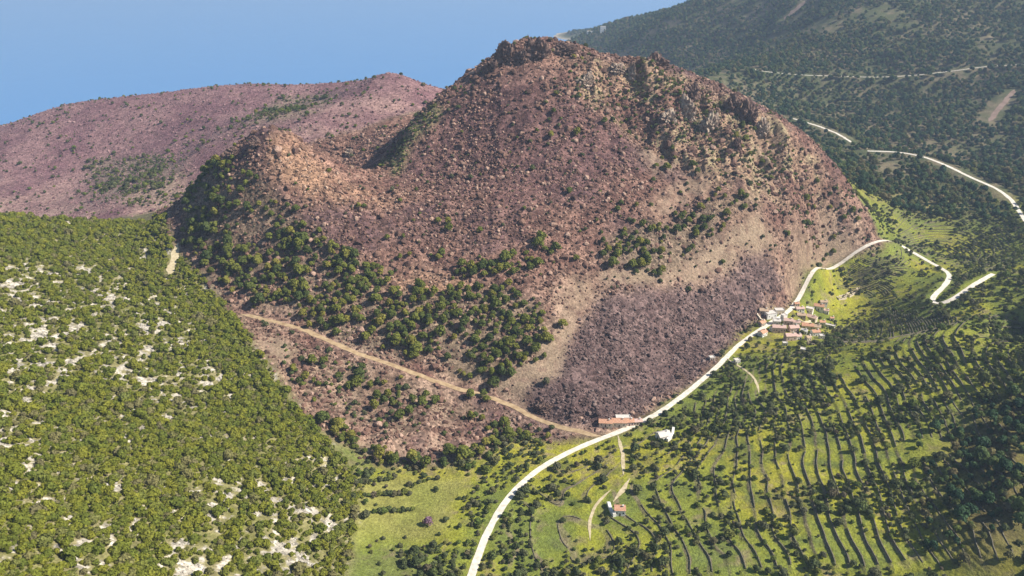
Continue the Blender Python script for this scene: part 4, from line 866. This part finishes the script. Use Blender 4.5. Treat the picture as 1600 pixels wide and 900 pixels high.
HS = [ # px, py, L, W, H, rz, wall, roof, kind, label
 (1191,524,9,7,4.5,.5,'white','roof_orange','gable','bright orange roofed house beside the road at the village entrance'),
 (1216,518,15,7.5,6,-.12,'pinkwall','roof_pink','gable','long pink house with faded roof, largest of the village'),
 (1190,508,8,6,4,.4,'stonewall','roof_orange','gable','small orange roofed house at the left edge above the road'),
 (1203,496,13,8,6,.25,'white','roof_pale','flat','broad white flat roofed house at the top left of the village'),
 (1193,489,10,7,3.8,-.5,'stonewall','roof_tan','gable','old stone house with tan roof nearest the lava rubble'),
 (1217,490,11,7,5,.2,'cream','roof_pale','flat','cream flat roofed house just left of the village road'),
 (1224,500,6,5,6,.3,'white','roof_pale','flat','narrow white tower house where the road enters'),
 (1213,506,8,6,4.5,-.2,'white','roof_pale','gable','white house with pale roof in front of the broad white house'),
 (1231,506,10,7,5,-.3,'pinkwall','roof_pink','gable','pink roofed house in the middle of the village'),
 (1242,508,11,6,4.5,-.35,'white','roof_pink','gable','white walled house with pink roof right of the middle'),
 (1239,517,11,8,5,-.15,'pinkwall','roof_pink','gable','faded pink house right of the long house'),
 (1234,531,12,8,6,-.3,'pinkwall','roof_pink','gable','tall pale pink house on the lower edge'),
 (1245,530,8,6,4.5,.2,'white','roof_pink','gable','small white house with pink roof on the lower edge'),
 (1251,496,10,7,4,-.25,'stonewall','roof_tan','gable','brown roofed stone house among trees'),
 (1268,500,12,8,4.5,-.3,'cream','roof_pink','gable','wide house with pale terracotta roof at the right'),
 (1261,513,13,8,4.5,-.4,'cream','roof_orange','gable','long orange roofed house at the lower right'),
 (1275,515,9,7,4.5,-.4,'cream','roof_tan','gable','tan roofed house at the far right corner'),
 (1273,524,9,7,5,-.3,'white','roof_orange','gable','orange roofed house with white wall at the bottom right'),
 (1249,486,10,6,4,-.2,'white','roof_pink','gable','low pink roofed house along the upper road'),
 (1263,487,11,7,5,-.35,'white','roof_pale','flat','white flat roofed house right of the upper road'),
 (1279,483,12,8,5,-.3,'white','roof_orange','gable','red roofed house at the upper right of the village'),
 (1286,476,9,6,4.5,-.2,'white','roof_tan','gable','white house behind the red roofed house'),
 (1269,538,10,8,3.2,.4,'stonewall','','ruin','pale roofless stone enclosure below the village'),
 (1253,541,5,4,4,.1,'white','roof_pale','flat','upper white shed below the village'),
 (1254,550,5,5,3.5,-.1,'white','roof_pale','flat','lower white shed below the village'),
 (1296,512,12,4,3.2,-.2,'white','roof_pale','flat','long low white shed standing right of the village'),
 (1226,540,5,4,3.2,.3,'white','roof_pale','flat','tiny white hut under the tall pink house'),
 (1207,516,6,5,4,.3,'white','roof_pink','gable','small white house squeezed against the left end of the long pink house'),
 (1256,521,7,6,4,-.2,'white','roof_pale','gable','pale house in front of the long orange roofed house'),
 (1284,507,7,6,4,.2,'white','roof_orange','gable','small white house with orange roof at the right edge beside the long shed'),
 (1291,489,6,5,4,-.4,'white','roof_pink','gable','small pale house below the white house at the upper right'),
 (1262,531,6,5,3.8,.1,'cream','roof_tan','gable','small cream house just above the roofless enclosure'),
 (1283,529,5,5,3.6,.4,'white','roof_pale','flat','white cube house at the lower right corner of the village'),
 (1244,478,6,5,3.8,.2,'cream','roof_orange','gable','small orange roofed house where the road leaves the village uphill'),
 (1299,500,5,4,3.4,.1,'white','roof_orange','gable','isolated tiny orange roofed house on the grass right of the village'),
 (1314,466,15,6,3.5,.5,'cream','','ruin','larger orange stone ruin above the village'),
 (1328,461,12,7,3.5,.3,'cream','','ruin','middle stone ruin uphill of the village'),
 (1341,456,6,5,5,.2,'cream','','ruin','small square ruin furthest from the village'),
 (1151,567,5,4,3.5,.3,'white','roof_pale','flat','white roadside hut below the village'),
 (1112,562,5,4,3,.2,'cream','roof_pale','flat','small cream hut at the edge of the rubble field'),
 (946,664,11,6,3.8,-.1,'cream','roof_orange','gable','orange roofed house at the left end of the junction row'),
 (967,664,12,7,4.5,-.05,'cream','roof_orange','gable','large orange roofed house in the middle of the junction row'),
 (982,663,8,6,4,.1,'pinkwall','roof_orange','gable','small orange roofed house right of the middle of the junction row'),
 (995,662,8,5,3.4,.15,'stonewall','roof_pink','gable','low faded house at the right end of the junction row'),
 (973,656,12,5,3.2,0,'cream','roof_pale','flat','pale flat roofed building behind the junction row'),
 (1036,684,10,8,4,.35,'white','roof_pale','gable','white house with pale roof below the road bend'),
 (968,802,7.5,6,5,-.05,'white','roof_orange','gable','lone white farmhouse with an orange roof among olives'),
]
hp = at([(h[0], h[1]) for h in HS])
for h, p in zip(HS, hp):
    nm = 'ruin' if h[8] == 'ruin' else ('shed' if ('shed' in h[9] or 'hut' in h[9]) else 'house')
    k_ = 0.82 if h[1] < 560 else 0.92; house(p, h[9], h[2] * k_, h[3] * k_, h[4] * 0.9, h[5] + (random.uniform(-.45, .45) if h[1] < 560 and h[0] > 1170 and h[2] < 14 else 0), h[6], h[7] or 'roof_tan', h[8], nm, wins=2 if h[2] < 7 else 3 if h[2] < 14 else 5, chim=h[8] == 'gable')
# far white buildings near the coast
for (a, b_, L_, lb) in ((923,53,30,'tiny white building group near the far coast'), (942,51,20,'tiny white tower near the far coast')):
    p = at([(a, b_)], 5000)[0]; house(p, lb, L_, 14, 10 if L_ > 25 else 22, 0, 'white', 'roof_pale', 'flat', 'house', wins=3)
# garden walls by the farm and by the white house
def wall_line(name, pix, h_, th, mat, label, world=None):
    P = world if world is not None else at(pix); P = resample(P, 1.5); n = len(P); T = np.gradient(P[:, :2], axis=0); T /= np.maximum(np.linalg.norm(T, axis=1, keepdims=True), 1e-6); Nn = np.stack([-T[:, 1], T[:, 0]], 1) * th / 2
    zt = height(P[:, 0], P[:, 1]) + h_ * (1 + 0.3 * RS.uniform(-1, 1, n)); A = P[:, :2] + Nn; B = P[:, :2] - Nn
    V = np.concatenate([np.c_[A, zt - h_ - 1.6], np.c_[A, zt], np.c_[B, zt], np.c_[B, zt - h_ - 1.6]]); q = []
    for s_ in range(3):
        i = np.arange(n - 1); q.append(np.stack([s_*n+i, (s_+1)*n+i, (s_+1)*n+i+1, s_*n+i+1], 1))
    q.append(np.array([[0, 3*n, 2*n, n], [n-1, 2*n-1, 3*n-1, 4*n-1]]))
    return tag(link(name, np_mesh(name, V, np.concatenate(q), [mat], False), kind='thing'), label, 'wall')
wall_line('garden_wall', [(950,787),(954,798),(960,808)], 2.4, 2.0, M['white'], 'white garden wall left of the lone farmhouse')
wall_line('garden_wall', [(1042,690),(1050,684),(1052,672)], 2.6, 1.8, M['white'], 'white wall right of the house below the road bend')
wall_line('garden_wall', [(1183,492),(1188,500),(1196,505)], 2.0, 1.2, M['cream'], 'cream wall at the upper left edge of the village')
wall_line('garden_wall', [(1247,502),(1256,506),(1266,503)], 2.0, 1.0, M['cream'], 'cream garden wall between the right village houses')

# dry stone terrace walls along the terrace edges
def contours():
    s_ = 4.0; xs = np.arange(0, 760, s_); ys = np.arange(300, 1120, s_); X, Yv = np.meshgrid(xs, ys); Q = terr_q(base(X, Yv) + terr_warp(X, Yv)) - 0.97; T = samp(Z_TERR, X, Yv) * (1 - samp(RFLAT, X, Yv)) * (1 - samp(Z_VILL, X, Yv)); T = np.where(fbm(X, Yv, 34, 2, 79) < -0.26, 0, T); T = np.where(samp(BARE_PATCH, X, Yv) > .5, T * .9, T)
    lines = []
    for lv in range(int(Q.min()) - 1, int(Q.max()) + 2):
        S = Q - lv - 0.5 + 0.5; pos = S > 0; seg = {}
        cross = (pos[:-1, :-1] != pos[:-1, 1:]) | (pos[:-1, :-1] != pos[1:, :-1]) | (pos[1:, 1:] != pos[1:, :-1]) | (pos[1:, 1:] != pos[:-1, 1:])
        cross &= T[:-1, :-1] > 0.6
        def pt(e):
            (a, b_), (c, d_) = e; t_ = S[a, b_] / (S[a, b_] - S[c, d_]); return (xs[b_] + (xs[d_] - xs[b_]) * t_, ys[a] + (ys[c] - ys[a]) * t_)
        for j, i in zip(*np.nonzero(cross)):
            es = [((j, i), (j, i+1)), ((j, i+1), (j+1, i+1)), ((j+1, i), (j+1, i+1)), ((j, i), (j+1, i))]
            es = [e for e in es if pos[e[0]] != pos[e[1]]]
            for a, b_ in ([es] if len(es) == 2 else [es[:2], es[2:]]): seg.setdefault(a, []).append(b_); seg.setdefault(b_, []).append(a)
        left_ = set(seg)
        while left_:
            st = next((e for e in left_ if len(seg[e]) == 1), None) or next(iter(left_)); ch = [st]; left_.discard(st)
            while True:
                nx = next((e for e in seg[ch[-1]] if e in left_), None)
                if nx is None: break
                ch.append(nx); left_.discard(nx)
            if len(ch) > 8: lines.append(np.array([pt(e) for e in ch]))
    return lines
cl = contours(); pieces = []
rw = random.Random(5)
for L in cl:
    i = 0
    while i < len(L) - 7:
        n = rw.randint(10, 34); seg_ = L[i:i + n]; i += n + rw.randint(1, 8)
        if len(seg_) > 7: pieces.append(seg_)
scored = []
for s_ in pieces:
    P = np.c_[s_, height(s_[:, 0], s_[:, 1])]; u, v, dep = project(P); inn = (u > 5) & (u < 1595) & (v > 5) & (v < 895)
    if inn.mean() > 0.6: scored.append((np.linalg.norm(np.diff(np.c_[u, v], axis=0), axis=1).sum(), P, dep.mean(), u.mean()))
scored.sort(key=lambda q: -q[0])
print('terrace walls', len(scored))
for ln, P, dep, um in scored[:285]:
    o = wall_line('terrace_wall', None, 0.55, 0.45, M['drystone'], 'dry stone terrace wall running along the grassy hillside', smooth_line(P, 2))
    if P[:, 1].mean() > 820: o['label'] = 'dry stone terrace wall on the steps beyond the village'; o['group'] = 'terrace walls beyond the village'
    elif um > 1300: o['label'] = 'dry stone terrace wall on the steep right hillside'; o['group'] = 'terrace walls of the steep hillside'
    else: o['label'] = 'dry stone terrace wall among olives on the valley slope'; o['group'] = 'terrace walls among the olives'

# small parked car beside the lower right yard
def car(P, rz, label):
    e = bpy.data.objects.new('parked_car', None); COL.objects.link(e); e.location = P; e.rotation_euler = (0, 0, rz); tag(e, label, 'car')
    bm = bmesh.new(); prof = [(-2.1,.35),(2.1,.35),(2.15,.8),(1.1,.95),(.55,1.45),(-1.2,1.48),(-1.75,.98),(-2.15,.9)]
    a = [bm.verts.new((x_, -.85, z_)) for x_, z_ in prof]; b_ = [bm.verts.new((x_, .85, z_)) for x_, z_ in prof]; bm.faces.new(a); bm.faces.new(b_)
    for k in range(8): bm.faces.new((a[k], a[(k+1) % 8], b_[(k+1) % 8], b_[k]))
    bmesh.ops.bevel(bm, geom=list(bm.edges), offset=.06, segments=2, affect='EDGES'); done(bm, 'body', M['carwhite'], e)
    for x0, x1 in ((-1.2, -.35), (-.25, .5)):
        for sg in (-.86, .86):
            bm = bmesh.new(); box(bm, x0, x1, sg-.02, sg+.02, 1.0, 1.35); done(bm, 'window', M['pane'], e)
    for x_ in (-1.3, 1.3):
        for sg in (-.8, .8):
            bm = bmesh.new(); bmesh.ops.create_cone(bm, cap_ends=True, segments=14, radius1=.33, radius2=.33, depth=.22, matrix=Matrix.Translation((x_, sg, .33)) @ Matrix.Rotation(pi/2, 4, 'X')); done(bm, 'wheel', M['tyre'], e)
car(at([(970,892)])[0] + np.array([0, 0, .1]), 1.2, 'pale blue white car parked among bushes at the bottom')
